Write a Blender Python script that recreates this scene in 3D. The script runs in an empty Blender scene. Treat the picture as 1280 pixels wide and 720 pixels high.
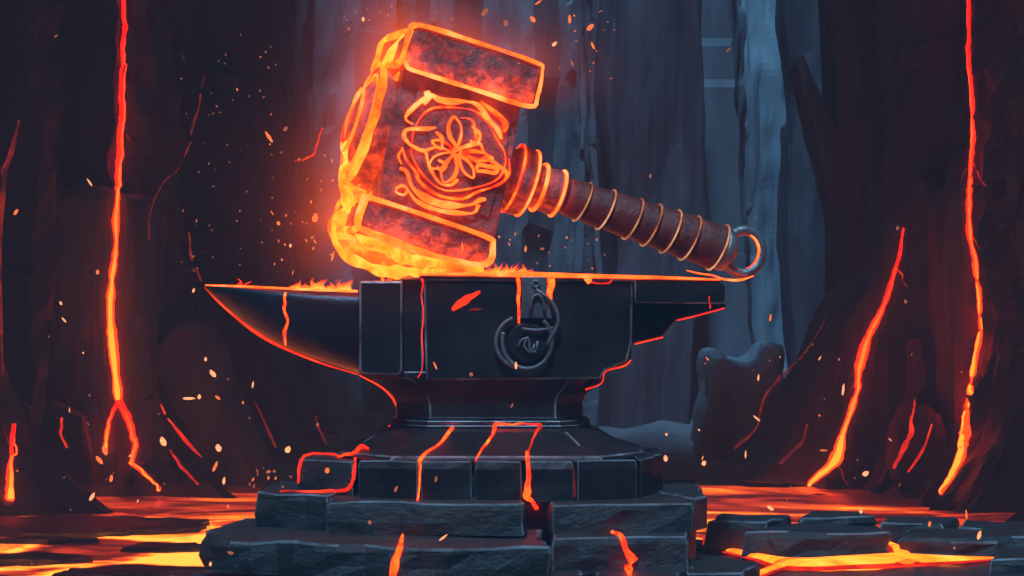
import bpy, bmesh, math, random
from mathutils import Vector, Matrix, noise
from mathutils.bvhtree import BVHTree

sc = bpy.context.scene
COL = sc.collection
R = math.radians
random.seed(7)

# ------------------------------------------------------------------ camera
D, F = 7.0, 3500.0            # distance to the anvil plane, focal length in photo pixels
cam = bpy.data.cameras.new('camera'); camo = bpy.data.objects.new('camera', cam)
COL.objects.link(camo); camo.location = (0, -D, 1.0); camo.rotation_euler = (R(90), 0, 0)
cam.sensor_width = 36; cam.lens = 36 * F / 1280; cam.clip_start = .1; cam.clip_end = 200
sc.camera = camo

# ------------------------------------------------------------------ world, sun, exposure
SUN_EL, SUN_AZ = R(62), R(188)      # light falls from above the viewer into the far chamber
w = bpy.data.worlds.new('World'); sc.world = w; w.use_nodes = True
nt = w.node_tree; nt.nodes.clear()
sky = nt.nodes.new('ShaderNodeTexSky'); sky.sky_type = 'NISHITA'; sky.sun_disc = False
sky.sun_elevation = SUN_EL; sky.sun_rotation = SUN_AZ; sky.ozone_density = 1; sky.dust_density = 4; sky.air_density = 1.0
bg = nt.nodes.new('ShaderNodeBackground'); bg.inputs[1].default_value = 0.023
wo = nt.nodes.new('ShaderNodeOutputWorld')
hs = nt.nodes.new('ShaderNodeHueSaturation'); hs.inputs['Saturation'].default_value = .12
nt.links.new(sky.outputs[0], hs.inputs['Color']); nt.links.new(hs.outputs[0], bg.inputs[0]); nt.links.new(bg.outputs[0], wo.inputs[0])
sun = bpy.data.lights.new('sun', 'SUN'); sun.energy = 3.0; sun.angle = R(5); sun.color = (.27, .64, 1.0)
suno = bpy.data.objects.new('sun', sun); COL.objects.link(suno)
dirv = Vector((math.sin(SUN_AZ) * math.cos(SUN_EL), math.cos(SUN_AZ) * math.cos(SUN_EL), math.sin(SUN_EL)))
suno.rotation_euler = dirv.to_track_quat('Z', 'Y').to_euler(); suno.location = dirv * 20
sc.view_settings.view_transform = 'Standard'; sc.view_settings.look = 'None'
sc.view_settings.exposure = 0.0; sc.view_settings.gamma = 1
sc.cycles.use_denoising = True
sc.cycles.volume_bounces = 1; sc.cycles.max_bounces = 6; sc.cycles.diffuse_bounces = 3
sc.cycles.sample_clamp_indirect = 4

def P(px, py, y):
    d = y + D
    return Vector(((px - 640) * d / F, y, 1 + (360 - py) * d / F))

# ------------------------------------------------------------------ materials
MATS = {}
def mat(name):
    m = bpy.data.materials.new(name); m.use_nodes = True; m.node_tree.nodes.clear()
    MATS[name] = m
    n = m.node_tree.nodes; l = m.node_tree.links
    o = n.new('ShaderNodeOutputMaterial')
    return m, n, l, o

def ramp(n, stops):
    r = n.new('ShaderNodeValToRGB')
    el = r.color_ramp.elements
    el[0].position = stops[0][0]; el[0].color = (*stops[0][1], 1)
    el[1].position = stops[-1][0]; el[1].color = (*stops[-1][1], 1)
    for p, c in stops[1:-1]:
        e = el.new(p); e.color = (*c, 1)
    return r

def coords(n, l, scale=(1, 1, 1), kind='Object', rot=(0, 0, 0)):
    t = n.new('ShaderNodeTexCoord'); m = n.new('ShaderNodeMapping')
    m.inputs['Scale'].default_value = scale; m.inputs['Rotation'].default_value = rot
    l.new(t.outputs[kind], m.inputs[0]); return m

def noise_n(n, l, vec, scale, detail=6, rough=.6, dist=0):
    t = n.new('ShaderNodeTexNoise'); t.inputs['Scale'].default_value = scale
    t.inputs['Detail'].default_value = detail; t.inputs['Roughness'].default_value = rough
    t.inputs['Distortion'].default_value = dist
    l.new(vec.outputs[0], t.inputs['Vector']); return t

def surf(name, c1, c2, rough=(.4, .7), metal=0., scale=6, stretch=(1, 1, 1), bump=.3, bscale=20, spec=.5):
    m, n, l, o = mat(name)
    b = n.new('ShaderNodeBsdfPrincipled'); l.new(b.outputs[0], o.inputs[0])
    v = coords(n, l, stretch)
    t = noise_n(n, l, v, scale)
    r = ramp(n, [(.32, c1), (.68, c2)]); l.new(t.outputs[0], r.inputs[0]); l.new(r.outputs[0], b.inputs['Base Color'])
    t2 = noise_n(n, l, v, scale * 2.7, 4)
    mr = n.new('ShaderNodeMapRange'); mr.inputs[3].default_value = rough[0]; mr.inputs[4].default_value = rough[1]
    l.new(t2.outputs[0], mr.inputs[0]); l.new(mr.outputs[0], b.inputs['Roughness'])
    b.inputs['Metallic'].default_value = metal; b.inputs['Specular IOR Level'].default_value = spec
    t3 = noise_n(n, l, v, bscale, 8, .65)
    bp = n.new('ShaderNodeBump'); bp.inputs['Strength'].default_value = bump; bp.inputs['Distance'].default_value = .02
    l.new(t3.outputs[0], bp.inputs['Height']); l.new(bp.outputs[0], b.inputs['Normal'])
    return m

def glow(name, stops, scale=8, stretch=(1, 1, 1), strength=1., detail=4, dist=.4):
    """something that gives off light: colours are emitted radiance"""
    m, n, l, o = mat(name)
    e = n.new('ShaderNodeEmission'); e.inputs[1].default_value = strength
    v = coords(n, l, stretch); t = noise_n(n, l, v, scale, detail, .6, dist)
    mx = max(max(c) for _, c in stops)
    r = ramp(n, [(p, tuple(x / mx for x in c)) for p, c in stops]); l.new(t.outputs[0], r.inputs[0])
    e.inputs[1].default_value = strength * mx
    l.new(r.outputs[0], e.inputs[0]); l.new(e.outputs[0], o.inputs[0])
    return m

ROCK = surf('dark_basalt', (.012, .017, .026), (.034, .045, .062), (.5, .8), 0, 3, (1, 1, .35), .9, 8)
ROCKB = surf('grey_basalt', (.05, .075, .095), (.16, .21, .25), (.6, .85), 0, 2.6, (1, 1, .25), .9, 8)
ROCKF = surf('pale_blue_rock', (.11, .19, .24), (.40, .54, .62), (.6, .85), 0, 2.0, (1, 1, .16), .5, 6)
ROCKM = surf('slate_basalt', (.022, .028, .038), (.075, .09, .115), (.5, .8), 0, 3.4, (1.6, 1, .2), 1.0, 9)
ROCKP = surf('pillar_basalt', (.035, .042, .055), (.11, .125, .15), (.5, .8), 0, 3.4, (1.6, 1, .3), 1.0, 9)
FLOORM = surf('cave_ground', (.05, .06, .07), (.14, .16, .19), (.6, .9), 0, 3, (1, 1, 1), .6, 9)
SLAB = surf('slab_stone', (.020, .016, .015), (.058, .047, .044), (.38, .62), 0, 7, (1, 1, 1.6), .6, 22)
HILIT = surf('highlit_stone_edge', (.03, .03, .033), (.30, .30, .32), (.45, .65), 0, 12, (1, 1, 1), .5, 30)  # pale edge highlight put into the colour, patchy like wear
IRON = surf('black_iron', (.026, .017, .017), (.085, .050, .047), (.32, .55), .6, 7, (1, 1, 1), .20, 30)
HORNM = surf('polished_horn_steel', (.03, .032, .042), (.085, .09, .115), (.24, .46), .8, 6, (.5, 1, 1), .3, 24)
HILITI = surf('highlit_iron_edge', (.05, .045, .05), (.60, .56, .56), (.30, .45), .35, 13, (1, 1, 1), .3, 40)  # pale rim highlight painted on iron bevels, broken up like wear
ORN = surf('ornament_iron', (.14, .11, .11), (.32, .26, .26), (.35, .5), .35, 14, (1, 1, 1), .3, 60)
LEATHER = surf('dark_red_leather', (.14, .020, .012), (.34, .055, .028), (.35, .55), 0, 18, (1, 1, 1), .4, 60)
WIRE = glow('hot_wire', [(.3, (.16, .035, .02)), (.5, (.55, .18, .07)), (.72, (1.0, .50, .24))], 14)
STEELR = surf('ring_steel', (.18, .16, .17), (.50, .46, .46), (.25, .45), .6, 14, (1, 1, 1), .3, 50)

# hot metal of the hammer: dark scale with red heat showing through
def hotmetal(name, heat=1.0, zc=0., zr=.2, floor=.0):
    m, n, l, o = mat(name)
    b = n.new('ShaderNodeBsdfPrincipled'); l.new(b.outputs[0], o.inputs[0])
    v = coords(n, l)
    t = noise_n(n, l, v, 9, 7, .62, .3)
    r = ramp(n, [(.35, (.07, .042, .040)), (.65, (.36, .20, .18))]); l.new(t.outputs[0], r.inputs[0])
    l.new(r.outputs[0], b.inputs['Base Color']); b.inputs['Metallic'].default_value = .5; b.inputs['Roughness'].default_value = .45
    # heat: hotter towards the side where it was last in the fire, broken by scale
    sx = n.new('ShaderNodeSeparateXYZ'); l.new(v.outputs[0], sx.inputs[0])
    mr = n.new('ShaderNodeMapRange'); mr.inputs[1].default_value = zc + zr; mr.inputs[2].default_value = zc - zr
    mr.inputs[3].default_value = floor; mr.inputs[4].default_value = 1.0
    l.new(sx.outputs[2], mr.inputs[0])
    t2 = noise_n(n, l, v, 6, 5, .6, .5)
    mu = n.new('ShaderNodeMath'); mu.operation = 'MULTIPLY'; l.new(mr.outputs[0], mu.inputs[0]); l.new(t2.outputs[0], mu.inputs[1])
    rr = ramp(n, [(.12, (0, 0, 0)), (.34, (.20, .008, .001)), (.54, (.85, .055, .004)), (.76, (1, .20, .012))])
    fn = noise_n(n, l, v, 34, 9, .72, .3)
    fm = n.new('ShaderNodeMapRange'); fm.inputs[1].default_value = .40; fm.inputs[2].default_value = .60; fm.inputs[3].default_value = -.17; fm.inputs[4].default_value = .05
    l.new(fn.outputs[0], fm.inputs[0]); ms = n.new('ShaderNodeMath'); l.new(mu.outputs[0], ms.inputs[0]); l.new(fm.outputs[0], ms.inputs[1])
    l.new(ms.outputs[0], rr.inputs[0])
    l.new(rr.outputs[0], b.inputs['Emission Color']); b.inputs['Emission Strength'].default_value = heat
    bp = n.new('ShaderNodeBump'); bp.inputs['Strength'].default_value = .8; bp.inputs['Distance'].default_value = .02
    t3 = noise_n(n, l, v, 24, 9, .7); l.new(t3.outputs[0], bp.inputs['Height']); l.new(bp.outputs[0], b.inputs['Normal'])
    return m
HEAD = hotmetal('hammer_scale_iron', .7, -.10, .34, .50)
BAND = hotmetal('hammer_band_iron', 1.6, .222, .055, .12)
BANDL = hotmetal('hammer_band_iron_low', 1.6, -.20, .055, .16)
SIDE = hotmetal('hammer_hot_side', 1.6, .0, .6, .8)

YEL = glow('lava_yellow', [(.3, (2.2, .10, .005)), (.45, (3.0, .32, .01)), (.6, (3.2, .62, .04)), (.72, (3.5, .9, .16))], 14)
ORA = glow('lava_orange', [(.3, (2, .012, .003)), (.44, (5, .07, .006)), (.56, (7.0, .26, .01)), (.68, (8, .6, .05))], 16)
RED = glow('lava_red', [(.3, (.35, .006, .002)), (.5, (.9, .022, .004)), (.7, (1.6, .07, .006))], 12)
DIM = glow('lava_dim', [(.35, (.05, .003, .001)), (.55, (.22, .012, .004)), (.72, (.5, .03, .006))], 14)
EDGE = glow('molten_edge_hot', [(.28, (3, .10, .006)), (.5, (5, .36, .03)), (.72, (6, .85, .22))], 11)
EDGER = glow('melt_and_rimglow_red', [(.3, (.6, .010, .003)), (.5, (2.6, .055, .006)), (.72, (4, .15, .01))], 11)  # for red melt, and for lava light painted on as glowing rims
def streammat(name, top, bot, dist=.25):
    m, n, l, o = mat(name)
    t = n.new('ShaderNodeTexCoord'); sx = n.new('ShaderNodeSeparateXYZ'); l.new(t.outputs['Generated'], sx.inputs[0])
    v = coords(n, l, (1, 1, .5)); nn = noise_n(n, l, v, 7, 4, .6, .3)
    a = n.new('ShaderNodeMath'); a.operation = 'MULTIPLY_ADD'; a.inputs[1].default_value = .7; l.new(nn.outputs[0], a.inputs[0])
    b = n.new('ShaderNodeMath'); b.operation = 'SUBTRACT'; b.inputs[0].default_value = .65; l.new(sx.outputs[2], b.inputs[1]); l.new(b.outputs[0], a.inputs[2])
    mx = max(max(top), max(bot))
    r = ramp(n, [(.15, tuple(x / mx for x in top)), (.6, tuple((x + y) / 2 / mx for x, y in zip(top, bot))), (.85, tuple(x / mx for x in bot))])
    l.new(a.outputs[0], r.inputs[0])
    e = n.new('ShaderNodeEmission'); e.inputs[1].default_value = mx; l.new(r.outputs[0], e.inputs[0]); l.new(e.outputs[0], o.inputs[0]); return m
STREAM = streammat('lava_stream_melt', (5, .012, .003), (7, .12, .005))
CORE = streammat('lava_stream_core', (7, .05, .006), (10, .62, .04))
RIVER = glow('river_melt', [(.3, (3.0, .16, .006)), (.45, (3.2, .42, .012)), (.6, (3.2, .75, .05)), (.72, (3.5, .95, .2))], 9, (.5, 1.6, 1))
SPARK = glow('ember_pale', [(.3, (1.3, .30, .10)), (.7, (1.8, .80, .36))], 4)
SPARKR = glow('ember_orange', [(.3, (1.0, .10, .025)), (.7, (1.4, .36, .08))], 4)
SPARKD = glow('ember_dull', [(.3, (.30, .06, .03)), (.7, (.55, .16, .08))], 4)

# ------------------------------------------------------------------ object helpers
def link(o, parent=None):
    COL.objects.link(o)
    if parent is not None: o.parent = parent
    return o
def tag(o, label=None, cat=None, group=None, kind=None):
    if label and not kind: kind = 'thing'
    for k, v in (('label', label), ('category', cat), ('group', group), ('kind', kind)):
        if v: o[k] = v
    return o
def empty(name, loc, label, cat, group=None, rot=None):
    o = bpy.data.objects.new(name, None); o.empty_display_size = .05; link(o); o.location = loc
    if rot: o.matrix_world = Matrix.Translation(loc) @ rot
    return tag(o, label, cat, group)
def meshobj(name, verts, faces, mats, parent=None, smooth=False, loc=(0, 0, 0)):
    me = bpy.data.meshes.new(name)
    loc = Vector(loc)
    me.from_pydata([tuple(Vector(v) - loc) for v in verts], [], faces); me.validate()
    bm = bmesh.new(); bm.from_mesh(me); bmesh.ops.recalc_face_normals(bm, faces=bm.faces[:]); bm.to_mesh(me); bm.free()
    for m in (mats if isinstance(mats, (list, tuple)) else [mats]): me.materials.append(m)
    o = bpy.data.objects.new(name, me); link(o, parent); o.location = loc
    if smooth:
        for p in me.polygons: p.use_smooth = True
    return o
def bevel(o, wid, seg=2, m=None, ang=30):
    b = o.modifiers.new('bevel', 'BEVEL'); b.width = wid; b.segments = seg; b.limit_method = 'ANGLE'; b.angle_limit = R(ang)
    if m is not None: b.material = m
    b.harden_normals = False
    return o
def bake(o):
    """apply the modifiers"""
    dg = bpy.context.evaluated_depsgraph_get(); dg.update()
    ev = o.evaluated_get(dg); me = bpy.data.meshes.new_from_object(ev)
    o.modifiers.clear(); o.data = me; return o
def prism(poly, yf, yb):
    """outline in photo pixels at depth yf, extruded straight back to yb"""
    a = [P(x, y, yf) for x, y in poly]; b = [Vector((v.x, yb, v.z)) for v in a]; n = len(a)
    return a + b, [list(range(n)), list(range(2 * n - 1, n - 1, -1))] + [[i, i + n, (i + 1) % n + n, (i + 1) % n] for i in range(n)]
def loft(rings, cap=True):
    n = len(rings[0]); v = [p for r in rings for p in r]; f = []
    for k in range(len(rings) - 1):
        for i in range(n):
            j = (i + 1) % n
            f.append([k * n + i, k * n + j, (k + 1) * n + j, (k + 1) * n + i])
    if cap:
        f.append(list(range(n))[::-1]); f.append([(len(rings) - 1) * n + i for i in range(n)])
    return v, f
def catmull(pts, per=6):
    q = [Vector(p) for p in pts]; out = []
    q = [q[0] * 2 - q[1]] + q + [q[-1] * 2 - q[-2]]
    for i in range(1, len(q) - 2):
        for k in range(per):
            t = k / per
            out.append(.5 * ((2 * q[i]) + (q[i + 1] - q[i - 1]) * t + (2 * q[i - 1] - 5 * q[i] + 4 * q[i + 1] - q[i + 2]) * t * t
                             + (3 * q[i] - q[i - 1] - 3 * q[i + 1] + q[i + 2]) * t ** 3))
    out.append(q[-2]); return out
def tube(pts, rad, sides=8, closed=False, jitter=0, flat=1.0, up=Vector((0, -1, 0))):
    """tapered tube; rad is a number or a list; flat squashes it along 'up'"""
    n = len(pts); v = []; f = []
    for i, p in enumerate(pts):
        a = pts[(i - 1) % n] if (closed or i) else pts[0]; b = pts[(i + 1) % n] if (closed or i < n - 1) else pts[-1]
        t = (Vector(b) - Vector(a))
        t = t.normalized() if t.length > 1e-9 else Vector((0, 0, 1))
        s = t.cross(up)
        if s.length < .05: s = t.cross(Vector((1, 0, .3)))
        s.normalize(); u = s.cross(t).normalized()
        r = rad[i] if isinstance(rad, (list, tuple)) else rad
        if jitter: r *= 1 + jitter * noise.noise(Vector(p) * 23 + Vector((3, 1, 7)))
        for k in range(sides):
            an = 2 * math.pi * k / sides
            v.append(Vector(p) + s * math.cos(an) * r + u * math.sin(an) * r * flat)
    m = n if closed else n - 1
    for i in range(m):
        for k in range(sides):
            i2 = (i + 1) % n; k2 = (k + 1) % sides
            f.append([i * sides + k, i * sides + k2, i2 * sides + k2, i2 * sides + k])
    if not closed:
        f.append(list(range(sides))[::-1]); f.append([(n - 1) * sides + k for k in range(sides)])
    return v, f
def tb(name, pts, rad, m, parent=None, per=5, **kw):
    c = catmull(pts, per) if per else [Vector(p) for p in pts]
    if kw.get('closed'):
        q = [Vector(p) for p in pts]; q = q[-2:] + q + q[:2]
        c = catmull(q, per); c = c[2 * per: -2 * per]
        if (c[0] - c[-1]).length < 1e-6: c = c[:-1]
    if isinstance(rad, (list, tuple)):
        N = len(c) - 1; L = len(rad) - 1; rr = []
        for i in range(len(c)):
            t = i / max(N, 1) * L; k = min(int(t), L - 1); rr.append(rad[k] * (1 - t + k) + rad[k + 1] * (t - k))
        rad = rr
    v, f = tube(c, rad, **kw)
    return meshobj(name, v, f, m, parent, True)
def sky_bvh(objs):
    """joined BVH of the given objects in world space"""
    dg = bpy.context.evaluated_depsgraph_get(); dg.update()
    V = []; T = []
    for o in objs:
        ev = o.evaluated_get(dg); me = ev.to_mesh(); b = len(V); mw = o.matrix_world
        V += [mw @ v.co for v in me.vertices]; T += [[b + i for i in p.vertices] for p in me.polygons]
        ev.to_mesh_clear()
    return BVHTree.FromPolygons(V, T)
CAMP = Vector((0, -D, 1))
def drape(bvh, path, off=.004, per=8, far=40):
    """lay a path on the surface it runs over"""
    c = catmull([(x, y, 0) for x, y in path], per); out = []
    for q in c:
        d = (P(q.x, q.y, 0) - CAMP).normalized()
        h = bvh.ray_cast(CAMP, d, far)
        if h[0] is not None:
            nn = h[1] if h[1].dot(d) < 0 else -h[1]
            out.append(h[0] + nn * off)
    return out
def vein(name, bvh, path, wpx, m, parent=None, off=.0, flat=.6, per=8, jag=1.0, **tags):
    """glowing seam of the given width (photo pixels at its own distance)"""
    q0 = catmull([(x, y, 0) for x, y in path], 3); jp = []
    for i, q in enumerate(q0):
        a = q0[max(i - 1, 0)]; b = q0[min(i + 1, len(q0) - 1)]; t = (b - a).normalized() if (b - a).length else Vector((1, 0, 0))
        e = jag * math.sin(math.pi * min(1, .15 + i / (len(q0) - 1))) if len(q0) > 1 else 0
        k = 2.2 * noise.noise(Vector((q.x * .05, q.y * .05, 3))) + 1.5 * noise.noise(Vector((q.x * .17, q.y * .17, 8)))
        jp.append((q.x - t.y * k * e, q.y + t.x * k * e))
    c = drape(bvh, jp, off, max(2, per // 3 + 1))
    if len(c) < 3: print('vein missed', name, path[:2]); return None
    w = wpx if isinstance(wpx, (list, tuple)) else [wpx, wpx]
    N = len(c) - 1; L = len(w) - 1; rr = []
    for i, p in enumerate(c):
        t = i / N * L; k = min(int(t), L - 1)
        rr.append((w[k] * (1 - t + k) + w[k + 1] * (t - k)) * (p.y + D) / F * .5 * max(.3, 1 + .55 * noise.noise(Vector((p.x * 14, p.z * 14, 5))) + .35 * noise.noise(Vector((p.x * 40, p.z * 40, 5)))))
    v, f = tube(c, rr, 8, flat=flat)
    o = meshobj(name, v, f, m, parent, True, loc=c[-1] if parent is None else (0, 0, 0))
    if tags: tag(o, **tags)
    return o
def rockify(o, vox, amp, sc_=3., seed=0, stretch=(1, 1, .5), smooth=False, chip=.5):
    rm = o.modifiers.new('remesh', 'REMESH'); rm.mode = 'VOXEL'; rm.voxel_size = vox
    mats = [s for s in o.data.materials]
    bake(o); me = o.data
    me.materials.clear()
    for m in mats: me.materials.append(m)
    S = Vector((seed * 3.1, seed * 7.7, seed * 1.3)); st = Vector(stretch)
    nrm = [v.normal.copy() for v in me.vertices]
    for v, n in zip(me.vertices, nrm):
        q = Vector((v.co.x * st.x, v.co.y * st.y, v.co.z * st.z)) * sc_ + S
        dd, _ = noise.voronoi(q)
        a = (dd[1] - dd[0]); a = min(a, .35) / .35 - .6
        b = noise.fractal(q * 1.4, 1., 2.1, 4)
        v.co += n * amp * (chip * a + (1 - chip) * b)
    for p in me.polygons: p.use_smooth = smooth
    me.update(); return o
def rockprism(name, poly, yf, yb, m, label=None, cat='rock', vox=.035, amp=.03, sc_=3., seed=0, parent=None, group=None, kind=None, **kw):
    v, f = prism(poly, yf, yb); c = sum(v, Vector()) / len(v)
    loc = Vector((c.x, c.y, min(p.z for p in v))) if parent is None else (0, 0, 0)
    o = meshobj(name, v, f, m, parent, loc=loc)
    rockify(o, vox, amp, sc_, seed, **kw)
    if label: tag(o, label, cat, group)
    if kind: tag(o, kind=kind)
    return o

# ================================================================== THE CAVE
def Q(px, dist):      # plan position of a column of the picture at some distance
    return Vector(((px - 640) * dist / F, dist - D))
def cave_wall(name, plan, m, z0=-.3, z1=6.2, seed=1, ds=.04, dz=.05, amp=.42, root=.6, cw=.42, jag=.12, ledge=(-.5, 6.5), vchip=.16, fine=.04):
    pts = [Q(*p) if len(p) == 2 else Vector(p[1:]) for p in plan]; S = [0]
    for a, b in zip(pts, pts[1:]): S.append(S[-1] + (b - a).length)
    n = int(S[-1] / ds); k = int((z1 - z0) / dz); rnd = random.Random(seed)
    cells = []; s = 0
    while s < S[-1] + 1:
        wd = cw * rnd.uniform(.35, 1.7)
        cells.append((s, rnd.random(), rnd.uniform(*ledge), rnd.random() * .6, rnd.uniform(-.15, .15))); s += wd
    verts = []; faces = []
    for i in range(n + 1):
        s = S[-1] * i / n
        j = 0
        while j < len(S) - 2 and S[j + 1] < s: j += 1
        t = (s - S[j]) / (S[j + 1] - S[j]); p = pts[j].lerp(pts[j + 1], t)
        tg = (pts[min(j + 1, len(pts) - 1)] - pts[j]).normalized(); nn = Vector((tg.y, -tg.x))
        for q in range(k + 1):
            z = z0 + (z1 - z0) * q / k
            ss = s + jag * noise.noise(Vector((s * .7, z * .55, seed))) + .03 * noise.noise(Vector((s * 5, z * 3, seed)))
            ce = cells[0]
            for c in cells:
                if c[0] <= ss: ce = c
                else: break
            d = ce[1] if z < ce[2] else ce[3] * ce[1]
            d = d * amp + .10 * noise.fractal(Vector((ss * 2.2, z * .5, seed)), 1, 2, 4) + .03 * noise.noise(Vector((ss * 11, z * 4, seed)))
            vd, _ = noise.voronoi(Vector((ss * 2.6, z * 1.1, seed)))
            d += vchip * min(vd[1] - vd[0], .4) + fine * noise.fractal(Vector((ss * 8, z * 5, seed)), 1, 2, 3)
            rt = root * math.exp(-max(z, 0) / .38) * (.55 + .8 * noise.noise(Vector((s * 1.7, 3, seed))))
            d += max(rt, 0)
            verts.append((p.x + nn.x * d, p.y + nn.y * d, z))
    for i in range(n):
        for q in range(k):
            a = i * (k + 1) + q; faces.append((a, a + k + 1, a + k + 2, a + 1))
    o = meshobj(name, verts, faces, m); tag(o, kind='structure'); return o

wl = cave_wall('cave_wall_left', [(-900, 8.5), (-420, 11.0), (-60, 13.2), (120, 14.2), (240, 15.0), (290, 15.8), (318, 17.5)], ROCK, seed=3, cw=.36)
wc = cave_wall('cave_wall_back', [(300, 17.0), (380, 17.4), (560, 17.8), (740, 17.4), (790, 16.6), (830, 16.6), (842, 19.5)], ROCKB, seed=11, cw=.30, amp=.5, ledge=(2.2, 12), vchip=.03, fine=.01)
wr = cave_wall('cave_wall_right', [(1165, 19.0), (1140, 17.2), (1110, 15.9), (1120, 14.8), (1230, 13.9), (1400, 12.6), (1800, 9.5), (2300, 8.0)], ROCK, seed=21, cw=.38)
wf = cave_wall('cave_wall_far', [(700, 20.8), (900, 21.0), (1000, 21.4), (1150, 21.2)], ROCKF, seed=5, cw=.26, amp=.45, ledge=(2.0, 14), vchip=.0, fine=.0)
walls = [wl, wc, wr, wf]
cave_wall('unseen_shade_wall', [(0, 8.0, 1.5), (0, 7.5, -6), (0, 4, -10.5), (0, -4, -10.5), (0, -7.5, -6), (0, -4, 1.4)], ROCK, seed=31, ds=.12, dz=.15, amp=.6)  # unseen wall added behind the viewer to cut the front light

# unseen cave roof added to block the light, openings cut to admit it
def shade_roof():
    v = []; f = []
    xs = [-9 + .25 * i for i in range(73)]; ys = [-12 + .25 * i for i in range(121)]
    idx = {}
    for i, x in enumerate(xs):
        for j, y in enumerate(ys):
            v.append((x, y, 6.0 + .5 * noise.noise(Vector((x * .6, y * .6, 2))))); idx[i, j] = len(v) - 1
    for i in range(len(xs) - 1):
        for j in range(len(ys) - 1):
            x = xs[i] + .125; y = ys[j] + .125
            if (5.2 if -.3 < x < 1.25 else 6.9) < y < 15.5 and -1.5 < x < 3.1: continue
            if -9 < y < -1.5 and -3.6 < x < 3.6: continue  # opening cut out of view to let in front fill light
            f.append((idx[i, j], idx[i + 1, j], idx[i + 1, j + 1], idx[i, j + 1]))
    o = meshobj('unseen_shade_roof', v, f, ROCK)
    s = o.modifiers.new('solid', 'SOLIDIFY'); s.thickness = .5; s.offset = 1
    return tag(o, kind='structure')
shade_roof()

# ground between the lake and the walls
def floor():
    v = []; f = []; nx, ny = 170, 110
    for i in range(nx + 1):
        for j in range(ny + 1):
            x = -9 + 18 * i / nx; y = 5.4 + 10.5 * j / ny
            h = -.16 + (y - 5.6) * .10 if y < 9 else .18 + (y - 9) * .01
            h += .10 * noise.fractal(Vector((x * .9, y * .9, 4)), 1, 2, 5) + .05 * abs(noise.noise(Vector((x * 3, y * 3, 9))))
            v.append((x, y, h))
    for i in range(nx):
        for j in range(ny):
            a = i * (ny + 1) + j; f.append((a, a + ny + 1, a + ny + 2, a + 1))
    return tag(meshobj('cave_floor', v, f, FLOORM), kind='structure')
fl = floor()

# lava lake
def lake_mat():
    m, n, l, o = mat('lava_lake_surface')
    v = coords(n, l, (.55, .80, 1))
    t = noise_n(n, l, v, 1.5, 8, .60, 1.2)
    # cooler to the right and far back, hotter close on the left
    v2 = coords(n, l); sx = n.new('ShaderNodeSeparateXYZ'); l.new(v2.outputs[0], sx.inputs[0])
    mr = n.new('ShaderNodeMapRange'); mr.inputs[1].default_value = -1.2; mr.inputs[2].default_value = 1.2
    mr.inputs[3].default_value = .015; mr.inputs[4].default_value = -.02; l.new(sx.outputs[0], mr.inputs[0])
    my = n.new('ShaderNodeMapRange'); my.inputs[1].default_value = 3.5; my.inputs[2].default_value = 6.8
    my.inputs[3].default_value = .0; my.inputs[4].default_value = -.015; l.new(sx.outputs[1], my.inputs[0])
    a = n.new('ShaderNodeMath'); l.new(t.outputs[0], a.inputs[0]); l.new(mr.outputs[0], a.inputs[1])
    a2 = n.new('ShaderNodeMath'); l.new(a.outputs[0], a2.inputs[0]); l.new(my.outputs[0], a2.inputs[1])
    vw = coords(n, l, (1.1, 1.1, 1)); wn = noise_n(n, l, vw, 2.2, 5, .6)
    mxv = n.new('ShaderNodeVectorMath'); mxv.operation = 'MULTIPLY_ADD'; mxv.inputs[1].default_value = (.7, .7, 0)
    l.new(wn.outputs['Color'], mxv.inputs[0]); l.new(vw.outputs[0], mxv.inputs[2])
    vo = n.new('ShaderNodeTexVoronoi'); vo.feature = 'DISTANCE_TO_EDGE'; vo.inputs['Scale'].default_value = 1.5; l.new(mxv.outputs[0], vo.inputs['Vector'])
    mc = n.new('ShaderNodeMapRange'); mc.inputs[1].default_value = 0; mc.inputs[2].default_value = .16; mc.inputs[3].default_value = .22; mc.inputs[4].default_value = -.08
    l.new(vo.outputs['Distance'], mc.inputs[0])
    fy = n.new('ShaderNodeMapRange'); fy.inputs[1].default_value = 6.2; fy.inputs[2].default_value = 4.2; l.new(sx.outputs[1], fy.inputs[0])
    mf = n.new('ShaderNodeMath'); mf.operation = 'MULTIPLY'; l.new(mc.outputs[0], mf.inputs[0]); l.new(fy.outputs[0], mf.inputs[1])
    a3 = n.new('ShaderNodeMath'); l.new(a2.outputs[0], a3.inputs[0]); l.new(mf.outputs[0], a3.inputs[1]); a2 = a3
    k = 3.0
    r = ramp(n, [(.33, (.02 / k, .002 / k, .001 / k)), (.42, (.12 / k, .008 / k, .003 / k)), (.49, (.7 / k, .040 / k, .008 / k)),
                 (.56, (1.1 / k, .12 / k, .008 / k)), (.62, (2.4 / k, .42 / k, .02 / k)), (.70, (3.0 / k, .8 / k, .08 / k))])
    l.new(a2.outputs[0], r.inputs[0])
    b = n.new('ShaderNodeBsdfPrincipled'); b.inputs['Base Color'].default_value = (.02, .018, .02, 1); b.inputs['Roughness'].default_value = .45
    l.new(r.outputs[0], b.inputs['Emission Color']); b.inputs['Emission Strength'].default_value = k * 1.0
    bp = n.new('ShaderNodeBump'); bp.inputs['Strength'].default_value = .4; bp.inputs['Distance'].default_value = .05
    bp.invert = True
    l.new(t.outputs[0], bp.inputs['Height']); l.new(bp.outputs[0], b.inputs['Normal'])
    l.new(b.outputs[0], o.inputs[0]); return m
LAKE = lake_mat()
lk = meshobj('lava_lake', [(-5.5, .2, 0), (5.5, .2, 0), (5.5, 8.2, 0), (-5.5, 8.2, 0)], [(0, 1, 2, 3)], LAKE); tag(lk, kind='structure')
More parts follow.
